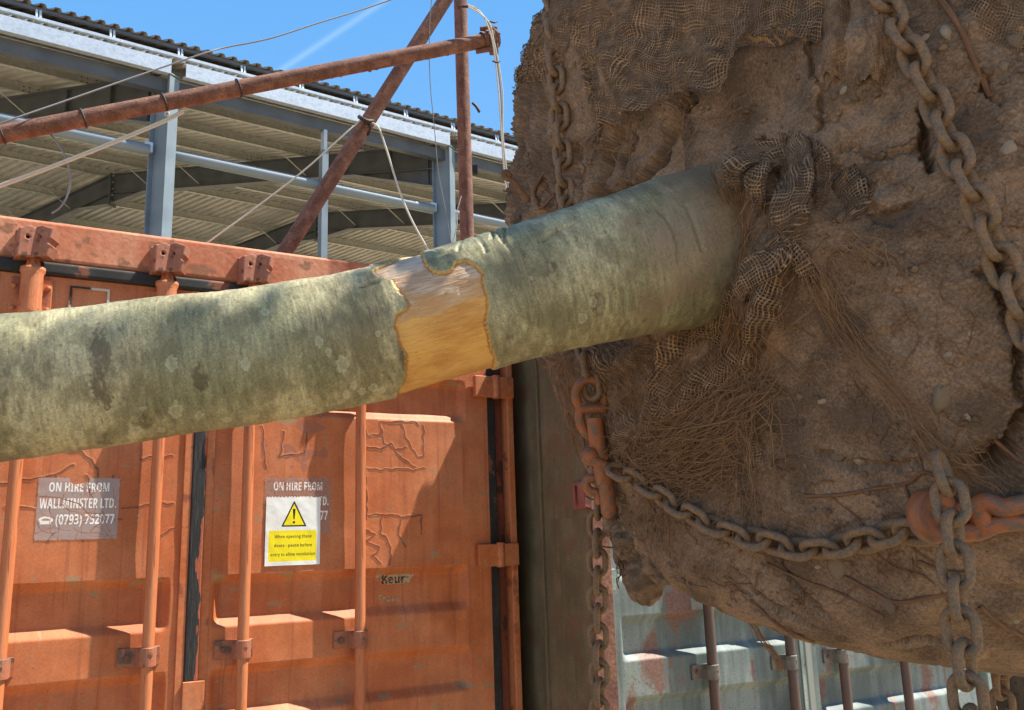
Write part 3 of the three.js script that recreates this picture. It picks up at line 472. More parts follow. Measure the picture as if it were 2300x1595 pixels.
// trunk axis (frame position, depth, radius in metres)
const TRUNK = [[-2400, 1190, .92, .090], [-1200, 1030, 1.03, .095], [-420, 925, 1.14, .0985], [-200, 899, 1.175, .0988], [0, 872, 1.21, .0998], [200, 848, 1.25, .1015], [400, 821, 1.29, .1025], [600, 794, 1.325, .1025], [800, 759, 1.36, .103], [1000, 707, 1.385, .104], [1200, 648, 1.415, .1085], [1400, 598, 1.445, .118], [1540, 565, 1.475, .130], [1680, 550, 1.555, .158], [1820, 545, 1.70, .20]];
const trunkCurve = new THREE.CatmullRomCurve3(TRUNK.map(([x, y, d]) => at(x, y, d)), false, 'centripetal');
const trunkLength = trunkCurve.getLength();
const trunkRadius = (t) => { const x = t * (TRUNK.length - 1), i = Math.min(TRUNK.length - 2, Math.floor(x)); const f = x - i, s = f * f * (3 - 2 * f); return lerp(TRUNK[i][3], TRUNK[i + 1][3], s * .5 + f * .5); };
function trunkFrame(t) { const c = trunkCurve.getPoint(t), d = trunkCurve.getTangent(t), up = V(0, 1, 0).addScaledVector(d, -d.y).normalize(), side = new THREE.Vector3().crossVectors(d, up).normalize(); return { c, d, up, side }; }   // side points to the yard's near end
const arc = (() => { const n = 400, a = [0]; let p = trunkCurve.getPoint(0); for (let i = 1; i <= n; i++) { const q = trunkCurve.getPoint(i / n); a.push(a[i - 1] + p.distanceTo(q)); p = q; } return (t) => { const x = clamp(t, 0, 1) * n, i = Math.min(n - 1, Math.floor(x)); return lerp(a[i], a[i + 1], x - i); }; })();
const invCam = camera.matrixWorld.clone().invert();
const frameXY = (w) => { const v = w.clone().applyMatrix4(invCam); return [1150 + FOCAL * v.x / -v.z, 797.5 - FOCAL * v.y / -v.z]; };
const trunkTable = []; for (let i = 0; i <= 340; i++) { const t = i / 340, f = trunkFrame(t), r = trunkRadius(t); for (let k = -44; k <= 56; k++) { const a = k * .0349, w = f.c.clone().addScaledVector(f.side, Math.cos(a) * r).addScaledVector(f.up, Math.sin(a) * r); trunkTable.push([...frameXY(w), t, a]); } }
function onTrunk(px, py) { let best = 1e9, hit; for (const q of trunkTable) { const d = (q[0] - px) ** 2 + (q[1] - py) ** 2; if (d < best) { best = d; hit = q; } } return [arc(hit[2]), hit[3] * .104]; }      // metres along, metres round
const woundOutline = [[837, 605], [869, 590], [915, 578], [944, 574], [957, 592], [970, 611], [993, 616], [1010, 608], [1023, 589], [1045, 581], [1065, 590], [1081, 611], [1088, 641], [1096, 670], [1099, 706], [1093, 729], [1096, 758], [1107, 784], [1112, 807], [1108, 824]].map((q) => onTrunk(...q));
woundOutline.push([woundOutline[woundOutline.length - 1][0] + .003, -.25], [onTrunk(897, 878)[0] - .002, -.25]);
woundOutline.push(...[[897, 880], [908, 860], [910, 797], [899, 768], [889, 732], [892, 709], [911, 695], [918, 685], [902, 664], [886, 638], [879, 625], [853, 623], [840, 613]].map((q) => onTrunk(...q)));
function wound(x, y) {                                              // signed distance in metres, negative inside the wound
  x += .0016 * noise2(x * 260, y * 260); y += .0016 * noise2(x * 260 + 40, y * 260);
  let inside = false, d = 1; const n = woundOutline.length;
  for (let i = 0, j = n - 1; i < n; j = i++) { const a = woundOutline[i], b = woundOutline[j]; if ((a[1] > y) !== (b[1] > y) && x < (b[0] - a[0]) * (y - a[1]) / (b[1] - a[1]) + a[0]) inside = !inside; d = Math.min(d, segmentDistance(x, y, a, b)); }
  return inside ? -d : d;
}
const W0 = Math.min(...woundOutline.map((q) => q[0])) - .03, W1 = Math.max(...woundOutline.map((q) => q[0])) + .03;
const woundSafe = (x, y) => (x < W0 || x > W1 || y < -.27 ? .05 : wound(x, y));
const trunkGrooves = [[[[1100, 545], [1130, 541], [1152, 524], [1130, 532], [1105, 536]], .0045], [[[1222, 540], [1240, 522], [1262, 508], [1275, 507]], .004], [[[1478, 470], [1505, 500], [1525, 550], [1528, 590]], .0028], [[[1540, 462], [1562, 505], [1575, 560]], .0025], [[[1135, 545], [1165, 590], [1180, 640]], .0014], [[[1350, 497], [1385, 545], [1400, 600]], .0016], [[[1270, 590], [1290, 640], [1292, 690]], .0012], [[[812, 640], [846, 637]], .004], [[[1030, 562], [1060, 556], [1090, 566]], .002], [[[960, 590], [985, 575], [1010, 566]], .0015], [[[630, 790], [629, 850], [640, 900], [655, 895], [664, 860], [660, 790], [645, 765], [634, 780]], .0011], [[[205, 760], [203, 830], [212, 880]], .001], [[[880, 800], [878, 850], [884, 880]], .0011], [[[320, 800], [318, 870]], .0009], [[[480, 700], [486, 770], [484, 830]], .0008], [[[1180, 560], [1190, 650], [1185, 740]], .0009]].map(([L, d]) => [L.map((q) => onTrunk(...q)), d]);
function groove(x, y) { let m = 0; for (const [L, d] of trunkGrooves) for (let k = 0; k < L.length - 1; k++) { if (Math.abs(L[k][0] - x) > .12) continue; const e = segmentDistance(x + .0012 * noise2(x * 300, y * 300), y, L[k], L[k + 1]); if (e < .004) m = Math.max(m, 1.5 * d * (1 - e / .004)); } return m; }
const trunkLumps = (x, y) => .0028 * fbm2(x * 9, y * 9 + 3, 3) + .0011 * fbm2(x * 60, y * 22, 3);
function trunkSurface(t, a, sink) { const f = trunkFrame(t), x = arc(t), y = a * .104, r = trunkRadius(t) + trunkLumps(x, y) - groove(x, y) - sink; return f.c.addScaledVector(f.side, Math.cos(a) * r).addScaledVector(f.up, Math.sin(a) * r); }
const TWO = Math.PI * 2;
{
  const L = trunkLength, tw = 2048, th = 1024, mPer = L / tw;
  // lichen discs and stains, in metres along and round
  const r = makeRandom(31), discs = [], stains = [];
  for (const [px, py, s] of [[548, 818, 9], [766, 822, 13], [714, 770, 8], [388, 815, 11], [395, 925, 13], [304, 968, 11], [364, 965, 8], [780, 890, 9], [815, 880, 9], [838, 872, 9], [790, 868, 7], [860, 875, 8], [595, 700, 7], [446, 935, 8], [60, 960, 9], [180, 975, 8], [1310, 715, 10], [1230, 770, 8], [1330, 680, 8], [1180, 735, 6], [505, 945, 8], [690, 905, 8], [640, 925, 7]]) { const q = onTrunk(px, py); discs.push([...q, s * .00075, s * .0011]); }
  for (let k = 0; k < 60; k++) discs.push([r() * L, (r() * TWO - 1.6) * .104, .0015 + r() * .004, .002 + r() * .005]);
  for (const [px, py, a, b] of [[225, 800, .016, .05], [230, 870, .013, .035], [325, 950, .012, .016], [450, 850, .012, .02], [240, 990, .01, .02], [905, 800, .006, .03], [1345, 680, .012, .02], [1230, 600, .03, .012], [830, 640, .02, .006], [520, 640, .02, .008]]) stains.push([...onTrunk(px, py), a, b]);
  const maskFor = (list, soft) => { const m = new Float32Array(tw * th); for (const [x, y, a, b, hard] of list) { const i0 = Math.floor((x - a * 1.5) / mPer), i1 = Math.ceil((x + a * 1.5) / mPer), yy = y / .104 / TWO, db = b * 1.5 / .104 / TWO; for (let i = Math.max(0, i0); i < Math.min(tw, i1); i++) for (let j = Math.floor((yy - db + .5) * th); j < (yy + db + .5) * th; j++) { const q = ((j % th) + th) % th, X = i * mPer, Y = ((j / th) - .5) * TWO * .104, k = Math.hypot((X - x) / a, (Y - y) / b) + .26 * noise2(X * 420, Y * 330) ; const v = soft ? clamp(1.1 - k, 0, 1) : clamp((1 - k) * 7, 0, 1) * (.5 + .5 * smoothstep(k, .5, .9)); m[q * tw + i] = Math.max(m[q * tw + i], v); } } return m; };
  const dm = maskFor(discs, false), sm = maskFor(stains, true), ballX = onTrunk(1530, 600)[0];
  const barkHeight = (x, y) => .5 * fbm2(x * 420, y * 60, 3) + .5 * fbm2(x * 160, y * 28 + 7, 3);
  const barkColor = pixels(tw, th, (i, j) => {
    const x = i * mPer, y = (j / th - .5) * TWO * .104, n = fbm2(x * 12, y * 12, 5), g = fbm2(x * 30 + 5, y * 14, 4), h = barkHeight(x, y), f = fbm2(x * 900, y * 500, 2);
    let c = mix3([130, 120, 88], [178, 167, 130], clamp(.5 + n * 1.1 + g * .8 + .55 * fbm2(x * 150, y * 80 + 4, 3), 0, 1));
    c = mix3(c, [128, 128, 96], clamp(.2 + fbm2(x * 8 + 9, y * 7, 4) * 1.4, 0, .6));
    c = c.map((v) => v * (1 + h * .29 + f * .26));
    const dk = fbm2(x * 34, y * 26 + 11, 5); if (dk > .12) c = mix3(c, [100, 92, 64], clamp((dk - .12) * 1.6, 0, .34)); const ln = noise2(x * 320, y * 70 + 20); if (ln > .72) c = mix3(c, [84, 74, 52], clamp((ln - .72) * 2.2, 0, .4));
    const q = j * tw + i; if (sm[q] > 0) c = mix3(c, [66, 54, 36], clamp(sm[q] * (.55 + h * 2.6 + g * 2 + fbm2(x * 120, y * 90, 3) * 1.6), 0, .55)); if (dm[q] > 0) c = mix3(c, [196, 194, 168], dm[q] * .68);
    const soil = (x - ballX) * 5.5 + fbm2(x * 16, y * 16, 5) * 1.5 + f * .5; if (soil > .1) c = mix3(c, soilColor(n * .6 + .25, f * 2).map((v) => v * 1.06), clamp((soil + f * 1.4 - .1) * 1.5, 0, .8));       // soil smeared up the bark from the ball
    const d = woundSafe(x, y); if (d < .0032) c = mix3([196, 158, 92], c, clamp((d - .0006) / .0026, 0, 1));
    return c;
  }, true, true);
  const barkBump = pixels(tw, th, (i, j) => { const x = i * mPer, y = (j / th - .5) * TWO * .104; return 128 + 80 * barkHeight(x, y) + 18 * dm[j * tw + i] + 36 * fbm2(x * 220, y * 220, 3); });
  const NS = 860, NA = 300, pos = [], uv = [], idx = [], sd = [];
  for (let i = 0; i <= NS; i++) { const t = i / NS, x = arc(t); for (let k = 0; k <= NA; k++) { const a = (k / NA - .5) * TWO, d = woundSafe(x, a * .104); sd.push(d); pos.push(...trunkSurface(t, a, d < 0 ? .0075 : d < .002 ? .0008 : 0).toArray()); uv.push(x / L, k / NA); } }
  for (let i = 0; i < NS; i++) for (let k = 0; k < NA; k++) { const a = i * (NA + 1) + k, b = a + 1, c = a + NA + 1, d = c + 1; if (Math.max(sd[a], sd[b], sd[c], sd[d]) < 0) continue; idx.push(a, c, d, a, d, b); }
  const g = new THREE.BufferGeometry(); g.setAttribute('position', new THREE.Float32BufferAttribute(pos, 3)); g.setAttribute('uv', new THREE.Float32BufferAttribute(uv, 2)); g.setIndex(idx); g.computeVertexNormals();
  const trunk = mesh('trunk', g, std({ map: barkColor, bumpMap: barkBump, bumpScale: .0016, roughness: .58 }), tree); trunk.userData.label = 'smooth grey green bark with pale lichen discs and an orange wound';
  // bare wood in the wound
  const wx0 = W0 + .015, wx1 = W1 - .015, ya = -.24, yb = .19, splitAt = (x) => -.024 + (x - wx0) * .05, tw2 = 640, th2 = 1024;
  const grain = (x, y) => fbm2(x * 60, y * 420, 4);
  const woodColor = pixels(tw2, th2, (i, j) => {
    const x = lerp(wx0, wx1, i / tw2), y = lerp(ya, yb, j / th2), gn = grain(x, y), n = fbm2(x * 26, y * 40, 4), edge = y - splitAt(x) + .010 * fbm2(x * 50, y * 50, 4) + .004 * gn;
    let c = mix3([222, 168, 88], [196, 134, 62], clamp(.38 + n * 1.1 + gn * .45, 0, 1));
    const up = mix3([176, 144, 116], [206, 180, 154], clamp(.5 + n * 1.2 + gn * 1.4, 0, 1));
    c = mix3(c, mix3(mix3([206, 146, 76], up, .4), up, clamp((y - splitAt(x) - .012) / .03 + n * .9, 0, 1)), clamp(edge / .003, 0, 1));
    const dots = noise2(x * 300, y * 300); if (dots > .93) c = mix3(c, [90, 58, 30], .7);
    const d = wound(x, y); if (d > -.004) c = mix3(c, [150, 96, 40], clamp((d + .004) / .004, 0, .6));
    return c;
  }, true, false);
  const woodBump = pixels(tw2, th2, (i, j) => { const x = lerp(wx0, wx1, i / tw2), y = lerp(ya, yb, j / th2); return 128 + 90 * grain(x, y) + 50 * fbm2(x * 120, y * 200, 3) + (y > splitAt(x) ? 25 : 0); }, false, false);
  const P2 = [], U2 = [], I2 = [], S2 = [], ta = (() => { const inv = (x) => { let lo = 0, hi = 1; for (let k = 0; k < 30; k++) { const m = (lo + hi) / 2; if (arc(m) < x) lo = m; else hi = m; } return lo; }; return [inv(wx0), inv(wx1)]; })();
  for (let i = 0; i <= 90; i++) { const t = lerp(ta[0], ta[1], i / 90), x = arc(t); for (let k = 0; k <= 150; k++) { const y = lerp(ya, yb, k / 150), d = wound(x, y); S2.push(d); P2.push(...trunkSurface(t, y / .104, .0044 - .0008 * fbm2(x * 60, y * 100, 3)).toArray()); U2.push((x - wx0) / (wx1 - wx0), k / 150); } }
  for (let i = 0; i < 90; i++) for (let k = 0; k < 150; k++) { const a = i * 151 + k, b = a + 1, c = a + 151, d = c + 1; if (Math.min(S2[a], S2[b], S2[c], S2[d]) > .006) continue; I2.push(a, c, d, a, d, b); }
  const g2 = new THREE.BufferGeometry(); g2.setAttribute('position', new THREE.Float32BufferAttribute(P2, 3)); g2.setAttribute('uv', new THREE.Float32BufferAttribute(U2, 2)); g2.setIndex(I2); g2.computeVertexNormals();
  mesh('bare_wood', g2, std({ map: woodColor, bumpMap: woodBump, bumpScale: .0018, roughness: .5 }), trunk).userData.label = 'patch of bare wood, pinkish above and orange yellow below';
}

// soil ball: a sphere cut by the flat top of the root plate, which faces the trunk
const BC = at(1150 + .815 / 1.85 * FOCAL, 797.5 - .138 / 1.85 * FOCAL, 1.85), BA = toWorldDir(-.8, .0, .6), BR = .83, BP = .62;
const BX = V(0, 1, 0).cross(BA).normalize(), BY = BA.clone().cross(BX).normalize();          // across and up the face
const smin = (a, b, k) => { const h = Math.max(k - Math.abs(a - b), 0) / k; return Math.min(a, b) - h * h * k * .25; };
const LOBES = [[-.72, .66, -.05, .13, .5], [-.93, -.36, 0, -.11, .42], [-.2, .97, .1, .08, .6]].map(([x, y, z, h, w]) => [toWorldDir(x, y, z).normalize(), h, w]), BD = toWorldDir(-.12, -.985, -.05), BQ = .645;
function ballSmooth(d) {
  let R = BR; for (const [v, h, w] of LOBES) { const a = Math.acos(clamp(d.dot(v), -1, 1)) / w; if (a < 2) R += h * Math.exp(-a * a * 1.6); }
  const c = d.dot(BA), e = d.dot(BD); if (c > .05) R = smin(R, BP / c, .16); if (e > .05) R = smin(R, BQ / e, .12); return R;
}
function faceOf(px, py) {                                          // direction from the ball's centre (as face coordinates) of the point a sight line meets
  const o = camera.position, d = at(px, py, 1).sub(o).normalize(), p = new THREE.Vector3(), v = new THREE.Vector3(); let s = .7, prev = .7, hit = -1, best = 1e9, bs = 1;
  for (; s < 3; s += .01) { p.copy(o).addScaledVector(d, s); v.copy(p).sub(BC); const L = v.length(), e = L - ballSmooth(v.clone().divideScalar(L)); if (e < best) { best = e; bs = s; } if (e < 0) { hit = s; break; } prev = s; }
  if (hit > 0) for (let k = 0; k < 20; k++) { const m = (prev + hit) / 2; p.copy(o).addScaledVector(d, m); v.copy(p).sub(BC); const L = v.length(); if (L - ballSmooth(v.clone().divideScalar(L)) < 0) hit = m; else prev = m; } else hit = bs;
  v.copy(o).addScaledVector(d, hit).sub(BC).normalize(); const c = Math.max(v.dot(BA), .12); return [v.dot(BX) / c, v.dot(BY) / c];
}
const faceDir = (p, q) => BA.clone().addScaledVector(BX, p).addScaledVector(BY, q).normalize();
const ballCracks = [ // polyline in the frame, width, depth
  [[[1552, 225], [1535, 260], [1510, 305], [1490, 345], [1462, 400], [1448, 420]], .011, .05], [[[1432, 300], [1420, 335], [1405, 370]], .008, .03], [[[1388, 310], [1372, 350], [1362, 390], [1350, 430]], .016, .04], [[[2072, 250], [2078, 300], [2088, 350], [2096, 380]], .007, .035], [[[1880, 333], [1920, 325], [1965, 350], [2000, 352], [2020, 338], [2070, 325]], .004, .009],
  [[[1815, 100], [1825, 150], [1838, 200], [1842, 280]], .005, .012], [[[2215, 175], [2225, 205], [2245, 225]], .005, .02], [[[2230, 590], [2265, 700], [2290, 800], [2305, 900]], .008, .022], [[[2300, 930], [2285, 980], [2262, 1020], [2230, 1060]], .012, .03], [[[1850, 1025], [1910, 1035], [1960, 1045], [2060, 1042]], .007, .012], [[[2000, 1450], [2060, 1442], [2110, 1448]], .006, .02], [[[1650, 1260], [1700, 1330], [1780, 1385], [1850, 1420]], .005, .012],
  [[[1740, 1265], [1800, 1330], [1860, 1390]], .004, .012], [[[2180, 610], [2230, 625], [2300, 640]], .004, .012], [[[1290, 330], [1300, 380], [1310, 440]], .014, .03], [[[1205, 160], [1185, 200], [1160, 240]], .005, .015], [[[1330, 150], [1340, 230], [1345, 300]], .010, .02], [[[1450, 420], [1400, 440], [1345, 452]], .012, .03], [[[1700, 300], [1730, 315], [1760, 300]], .006, .015], [[[1690, 540], [1660, 600], [1640, 650]], .008, .02], [[[1960, 470], [2000, 500], [2040, 480]], .010, .012]].map(([L, w, d]) => [L.map((q) => faceOf(...q)), w / .62, d]);
for (const c of ballCracks) c.push(Math.min(...c[0].map((q) => q[0])) - .06, Math.max(...c[0].map((q) => q[0])) + .06, Math.min(...c[0].map((q) => q[1])) - .06, Math.max(...c[0].map((q) => q[1])) + .06);
const ballLumps = [[1700, 250, .12, -.03], [1560, 880, .17, .035], [1900, 430, .05, -.012], [1750, 440, .06, .022], [2000, 700, .25, .02], [1240, 100, .10, .012], [1990, 130, .08, .02], [1900, 120, .06, .022], [2190, 380, .1, .015], [1440, 1020, .1, .02], [1380, 760, .05, -.03], [1480, 770, .05, -.02], [2240, 1060, .06, -.03], [1600, 1230, .12, .015], [1300, 560, .08, -.03], [1500, 520, .1, -.015], [1790, 570, .15, .06], [1720, 690, .08, .05], [1700, 440, .07, .04], [1672, 418, .06, .045]].map(([x, y, r, h]) => [...faceOf(x, y), r / .62, h]);
function ballRelief(d) {
  const p = d.x * .8, q = d.y * .8, s = d.z * .8;
  const rough = smoothstep(noise3(p * 4 + 20, q * 4, s * 4), -.25, .5);
  let h = .034 * fbm3(p * 3.2 + 2, q * 3.2, s * 3.2, 4) + (.006 + .016 * rough) * fbm3(p * 15, q * 15, s * 15, 5) + .005 * fbm3(p * 48, q * 48, s * 48, 3);
  const rid = 1 - Math.abs(noise3(p * 10 + 9, q * 10, s * 10)); h -= .006 * Math.pow(rid, 8);
  const c = d.dot(BA); if (c > .12) {
    const x = d.dot(BX) / c, y = d.dot(BY) / c, wx = x + .012 * noise2(x * 26, y * 26) + .007 * noise2(x * 90, y * 90), wy = y + .012 * noise2(x * 26 + 9, y * 26) + .007 * noise2(x * 90 + 9, y * 90);
    for (const [L, w, dep, xa, xb, ya, yb] of ballCracks) { if (x < xa || x > xb || y < ya || y > yb) continue; let e = 9; for (let k = 0; k < L.length - 1; k++) e = Math.min(e, segmentDistance(wx, wy, L[k], L[k + 1])); if (e < w * 1.3) { const f = 1 - e / (w * 1.3); h -= dep * Math.min(1, f * 1.8); } }
    for (const [a, b, r, hh] of ballLumps) { const e = Math.hypot(x - a, y - b) / r; if (e < 1) { const f = 1 - e * e; h += hh * f * f; } }
    // coarse upright furrows on the outer edge of the plate
    const edge = smoothstep(-x, .42, .62); if (edge > 0 && y > -.1) h += edge * .03 * fbm2(x * 48, y * 10, 5);
  }
  return h;
}
function ballPoint(d, lift = 0) { return BC.clone().addScaledVector(d, ballSmooth(d) + ballRelief(d) + lift); }
const facePoint = (p, q, lift = 0) => ballPoint(faceDir(p, q), lift);
function soilColor(n, m) { return mix3([98, 78, 61], [140, 113, 90], clamp(.5 + n * 1.4 + m * .3, 0, 1)); }
const soilTile = pixels(1024, 1024, (i, j) => { const n = fbm2(i / 110, j / 110, 6), f = fbm2(i / 4, j / 4, 3), sp = noise2(i / 7, j / 7), g = noise2(i / 3.3 + 90, j / 3.3); let c = soilColor(n, f).map((v) => v * (1 + f * .22)); if (sp > .86) c = mix3(c, [150, 124, 98], .4); if (g > .86) c = mix3(c, [54, 40, 31], .5); return c; }, true);
const soilBump = pixels(1024, 1024, (i, j) => 128 + 120 * fbm2(i / 26, j / 26, 6) + 40 * noise2(i / 3, j / 3));
const matSoil = std({ map: soilTile, bumpMap: soilBump, bumpScale: .0026, roughness: 1 });
let soilBall;
{
  const rings = [], NB = 820; for (let k = 0; k <= 190; k++) rings.push(k / 190 * 1.02); for (let k = 1; k <= 26; k++) rings.push(1.02 + k / 26 * (Math.PI - 1.02));
  const pos = [], uv = [], idx = [];
  for (const a of rings) for (let k = 0; k <= NB; k++) {
    const b = k / NB * TWO, d = BA.clone().multiplyScalar(Math.cos(a)).addScaledVector(BX, Math.sin(a) * Math.cos(b)).addScaledVector(BY, Math.sin(a) * Math.sin(b)), w = ballPoint(d), s = a * .72;
    pos.push(w.x, w.y, w.z); uv.push(s * Math.cos(b) / .62, s * Math.sin(b) / .62);
  }
  for (let i = 0; i < rings.length - 1; i++) for (let k = 0; k < NB; k++) { const a = i * (NB + 1) + k, b = a + 1, c = a + NB + 1, d = c + 1; idx.push(a, c, d, a, d, b); }
  const g = new THREE.BufferGeometry(); g.setAttribute('position', new THREE.Float32BufferAttribute(pos, 3)); g.setAttribute('uv', new THREE.Float32BufferAttribute(uv, 2)); g.setIndex(idx); g.computeVertexNormals();
  soilBall = mesh('soil_ball', g, matSoil, tree); soilBall.userData.label = 'cracked brown clay soil ball with pebbles and roots';
}
{ // pebbles and fine roots in the soil
  const pebble = new THREE.IcosahedronGeometry(1, 2); { const p = pebble.attributes.position; for (let i = 0; i < p.count; i++) { const k = 1 + .22 * noise3(p.getX(i) * 1.6, p.getY(i) * 1.6, p.getZ(i) * 1.6); p.setXYZ(i, p.getX(i) * k, p.getY(i) * k * .7, p.getZ(i) * k); } pebble.computeVertexNormals(); }
  const tones = [[.20, .14, .09], [.15, .105, .07], [.30, .23, .165]].map((c) => std({ color: new THREE.Color().setRGB(...c), roughness: .9 }));
  const known = [[2122, 893, .024], [2012, 955, .009], [2128, 795, .008], [2000, 723, .008], [1880, 1035, .017], [1928, 1048, .014], [1640, 365, .011], [1238, 305, .008], [1895, 197, .010], [1905, 222, .009], [2020, 200, .006], [2130, 72, .014], [2258, 145, .009], [2290, 80, .018], [2265, 335, .014], [2070, 690, .011], [1655, 470, .014], [1850, 900, .008], [1880, 1275, .02], [1990, 1350, .016], [2280, 1400, .008], [1510, 917, .011], [1500, 890, .013], [2180, 745, .006], [1955, 645, .008], [1540, 315, .006]];
  const list = known.map(([x, y, r]) => [...faceOf(x, y), r * .75]); for (let k = 0; k < 60; k++) { const a = random() * TWO, q = Math.sqrt(random()) * .95; list.push([Math.cos(a) * q, Math.sin(a) * q, between(.003, .008)]); }
  list.forEach(([p, q, r], k) => { const m = mesh('pebble', pebble, tones[k % 3], soilBall); m.position.copy(facePoint(p, q, -r * .45)); m.scale.setScalar(r); m.rotation.set(random() * 6, random() * 6, random() * 6); m.scale.x *= between(1, 1.6); });
  const roots = [[[[1810, 1115], [1880, 1108], [1960, 1095], [2040, 1078], [2075, 1055], [2100, 1065]], .0026], [[[1900, 1290], [1960, 1320], [2010, 1345], [2080, 1335], [2140, 1330]], .003], [[[2100, -20], [2150, 70], [2190, 140], [2230, 205]], .0042], [[[1865, 1110], [1920, 1160], [1975, 1225]], .0018], [[[2060, 1250], [2120, 1275], [2190, 1290]], .003], [[[2040, 1215], [2100, 1260]], .002], [[[2200, 1360], [2250, 1400], [2310, 1440]], .0035], [[[2240, 1000], [2290, 1040], [2330, 1060]], .003], [[[1240, 500], [1215, 440], [1225, 395]], .004], [[[1200, 420], [1230, 470], [1260, 440]], .003], [[[1690, 1340], [1760, 1400], [1830, 1440]], .003], [[[1290, 40], [1340, 35], [1390, 48]], .0025], [[[2030, 1080], [2040, 1110], [2050, 1140]], .0022], [[[1720, 1270], [1790, 1300], [1900, 1330], [1985, 1375]], .0022], [[[1930, 1180], [2000, 1260], [2080, 1290], [2170, 1390]], .0018]];
  const mr = std({ map: pixels(64, 64, (i, j) => mix3([132, 92, 62], [98, 70, 50], .5 + fbm2(i / 6, j / 6, 3))
    , true), roughness: .9 });
  for (const [L, r] of roots) mesh('root', tube(L.map((q) => facePoint(...faceOf(...q), r * .5 + .001)), r, 30, 6), mr, soilBall);
  const fine = []; for (let k = 0; k < 330; k++) { const a = random() * TWO, q = Math.sqrt(random()) * .95; let p = Math.cos(a) * q, s = Math.sin(a) * q, d = random() * TWO; if (s > .1 && random() < .6) continue; const L = []; for (let i = 0; i < 7; i++) { L.push(facePoint(p, s, .001 + random() * .006)); d += between(-.7, .7); p += Math.cos(d) * .014; s += Math.sin(d) * .014; } fine.push(tube(L, between(.0005, .0011), 12, 4)); }
  const fm = mesh('fine_roots', merge(fine), mr, soilBall); fm.userData.kind = 'stuff';
  { // crumbs of earth loose on the surface
    const r = makeRandom(612), list = [], base = [0, 1, 2, 3].map((k) => { const g = new THREE.IcosahedronGeometry(1, 1), p = g.attributes.position; for (let i = 0; i < p.count; i++) { const v = V(p.getX(i), p.getY(i), p.getZ(i)), q = 1 + .35 * noise3(v.x * 1.7 + k * 9, v.y * 1.7, v.z * 1.7); p.setXYZ(i, v.x * q, v.y * q * .8, v.z * q); } g.computeVertexNormals(); return g; });
    for (let k = 0; k < 2600; k++) { const a = r() * TWO, q = Math.sqrt(r()) * .98, x = Math.cos(a) * q, y = Math.sin(a) * q; if (noise2(x * 6 + 3, y * 6) < -.25 + r() * .5) continue; const s = .0016 + .0052 * Math.pow(r(), 3), g = base[k % 4].clone(); g.scale(s * between(.8, 1.5, r), s, s); g.rotateY(r() * 6); g.rotateX(r() * 6); const w = facePoint(x, y, s * .2); g.translate(w.x, w.y, w.z); const uv = g.attributes.uv; for (let i = 0; i < uv.count; i++) uv.setXY(i, x + uv.getX(i) * .02, y + uv.getY(i) * .02); list.push(g); }
    mesh('soil_crumbs', merge(list), matSoil, soilBall).userData.kind = 'stuff';
  }
  // root ends sticking out at the left rim
  mesh('root', tube([at(1188, 452, 1.80), at(1168, 425, 1.80), at(1152, 405, 1.80), at(1138, 400, 1.80), at(1131, 392, 1.80), at(1134, 386, 1.80), at(1142, 390, 1.80), at(1146, 398, 1.80)], .006, 40, 7), mr, soilBall);
  for (const L of [[[1340, 1010], [1325, 1030], [1322, 1050]], [[1345, 1030], [1330, 1042], [1338, 1060]], [[1345, 1120], [1330, 1122], [1316, 1115]], [[1350, 1145], [1335, 1148], [1316, 1140]], [[1400, 1225], [1370, 1230], [1345, 1225]], [[1400, 1170], [1375, 1200], [1350, 1205]]]) mesh('root', tube(L.map(([x, y]) => at(x, y, 1.88)), .0018, 14, 5), mr, soilBall);
  // clods hanging under the near edge
  const clod = (x, y, d, r, sy) => { const g = new THREE.IcosahedronGeometry(r, 12), p = g.attributes.position; for (let i = 0; i < p.count; i++) { const v = V(p.getX(i), p.getY(i), p.getZ(i)), k = 1 + .42 * fbm3(v.x * 22 + x, v.y * 22, v.z * 22, 4) + .12 * fbm3(v.x * 90, v.y * 90, v.z * 90, 3); p.setXYZ(i, v.x * k, v.y * k * sy, v.z * k); } g.computeVertexNormals(); const m = mesh('soil_clod', g, matSoil, soilBall); m.position.copy(at(x, y, d)); };
  clod(1448, 1288, 1.72, .045, 1.05); clod(1420, 1205, 1.72, .05, .8); clod(1438, 1238, 1.72, .042, .9); clod(1400, 1165, 1.74, .045, 1.1); clod(1400, 1250, 1.73, .022, 1); clod(1500, 1270, 1.66, .05, .8);
  const wisps = []; for (let k = 0; k < 46; k++) { const x = between(1385, 1500), y = between(1150, 1260), L = []; let a = x, b = y; for (let i = 0; i < 6; i++) { L.push(at(a, b, 1.71 + between(-.02, .03))); a += between(-12, 9); b += between(2, 18); } wisps.push(tube(L, between(.0007, .0016), 14, 4)); }
  mesh('fine_roots', merge(wisps), mr, soilBall).userData.kind = 'stuff';
}

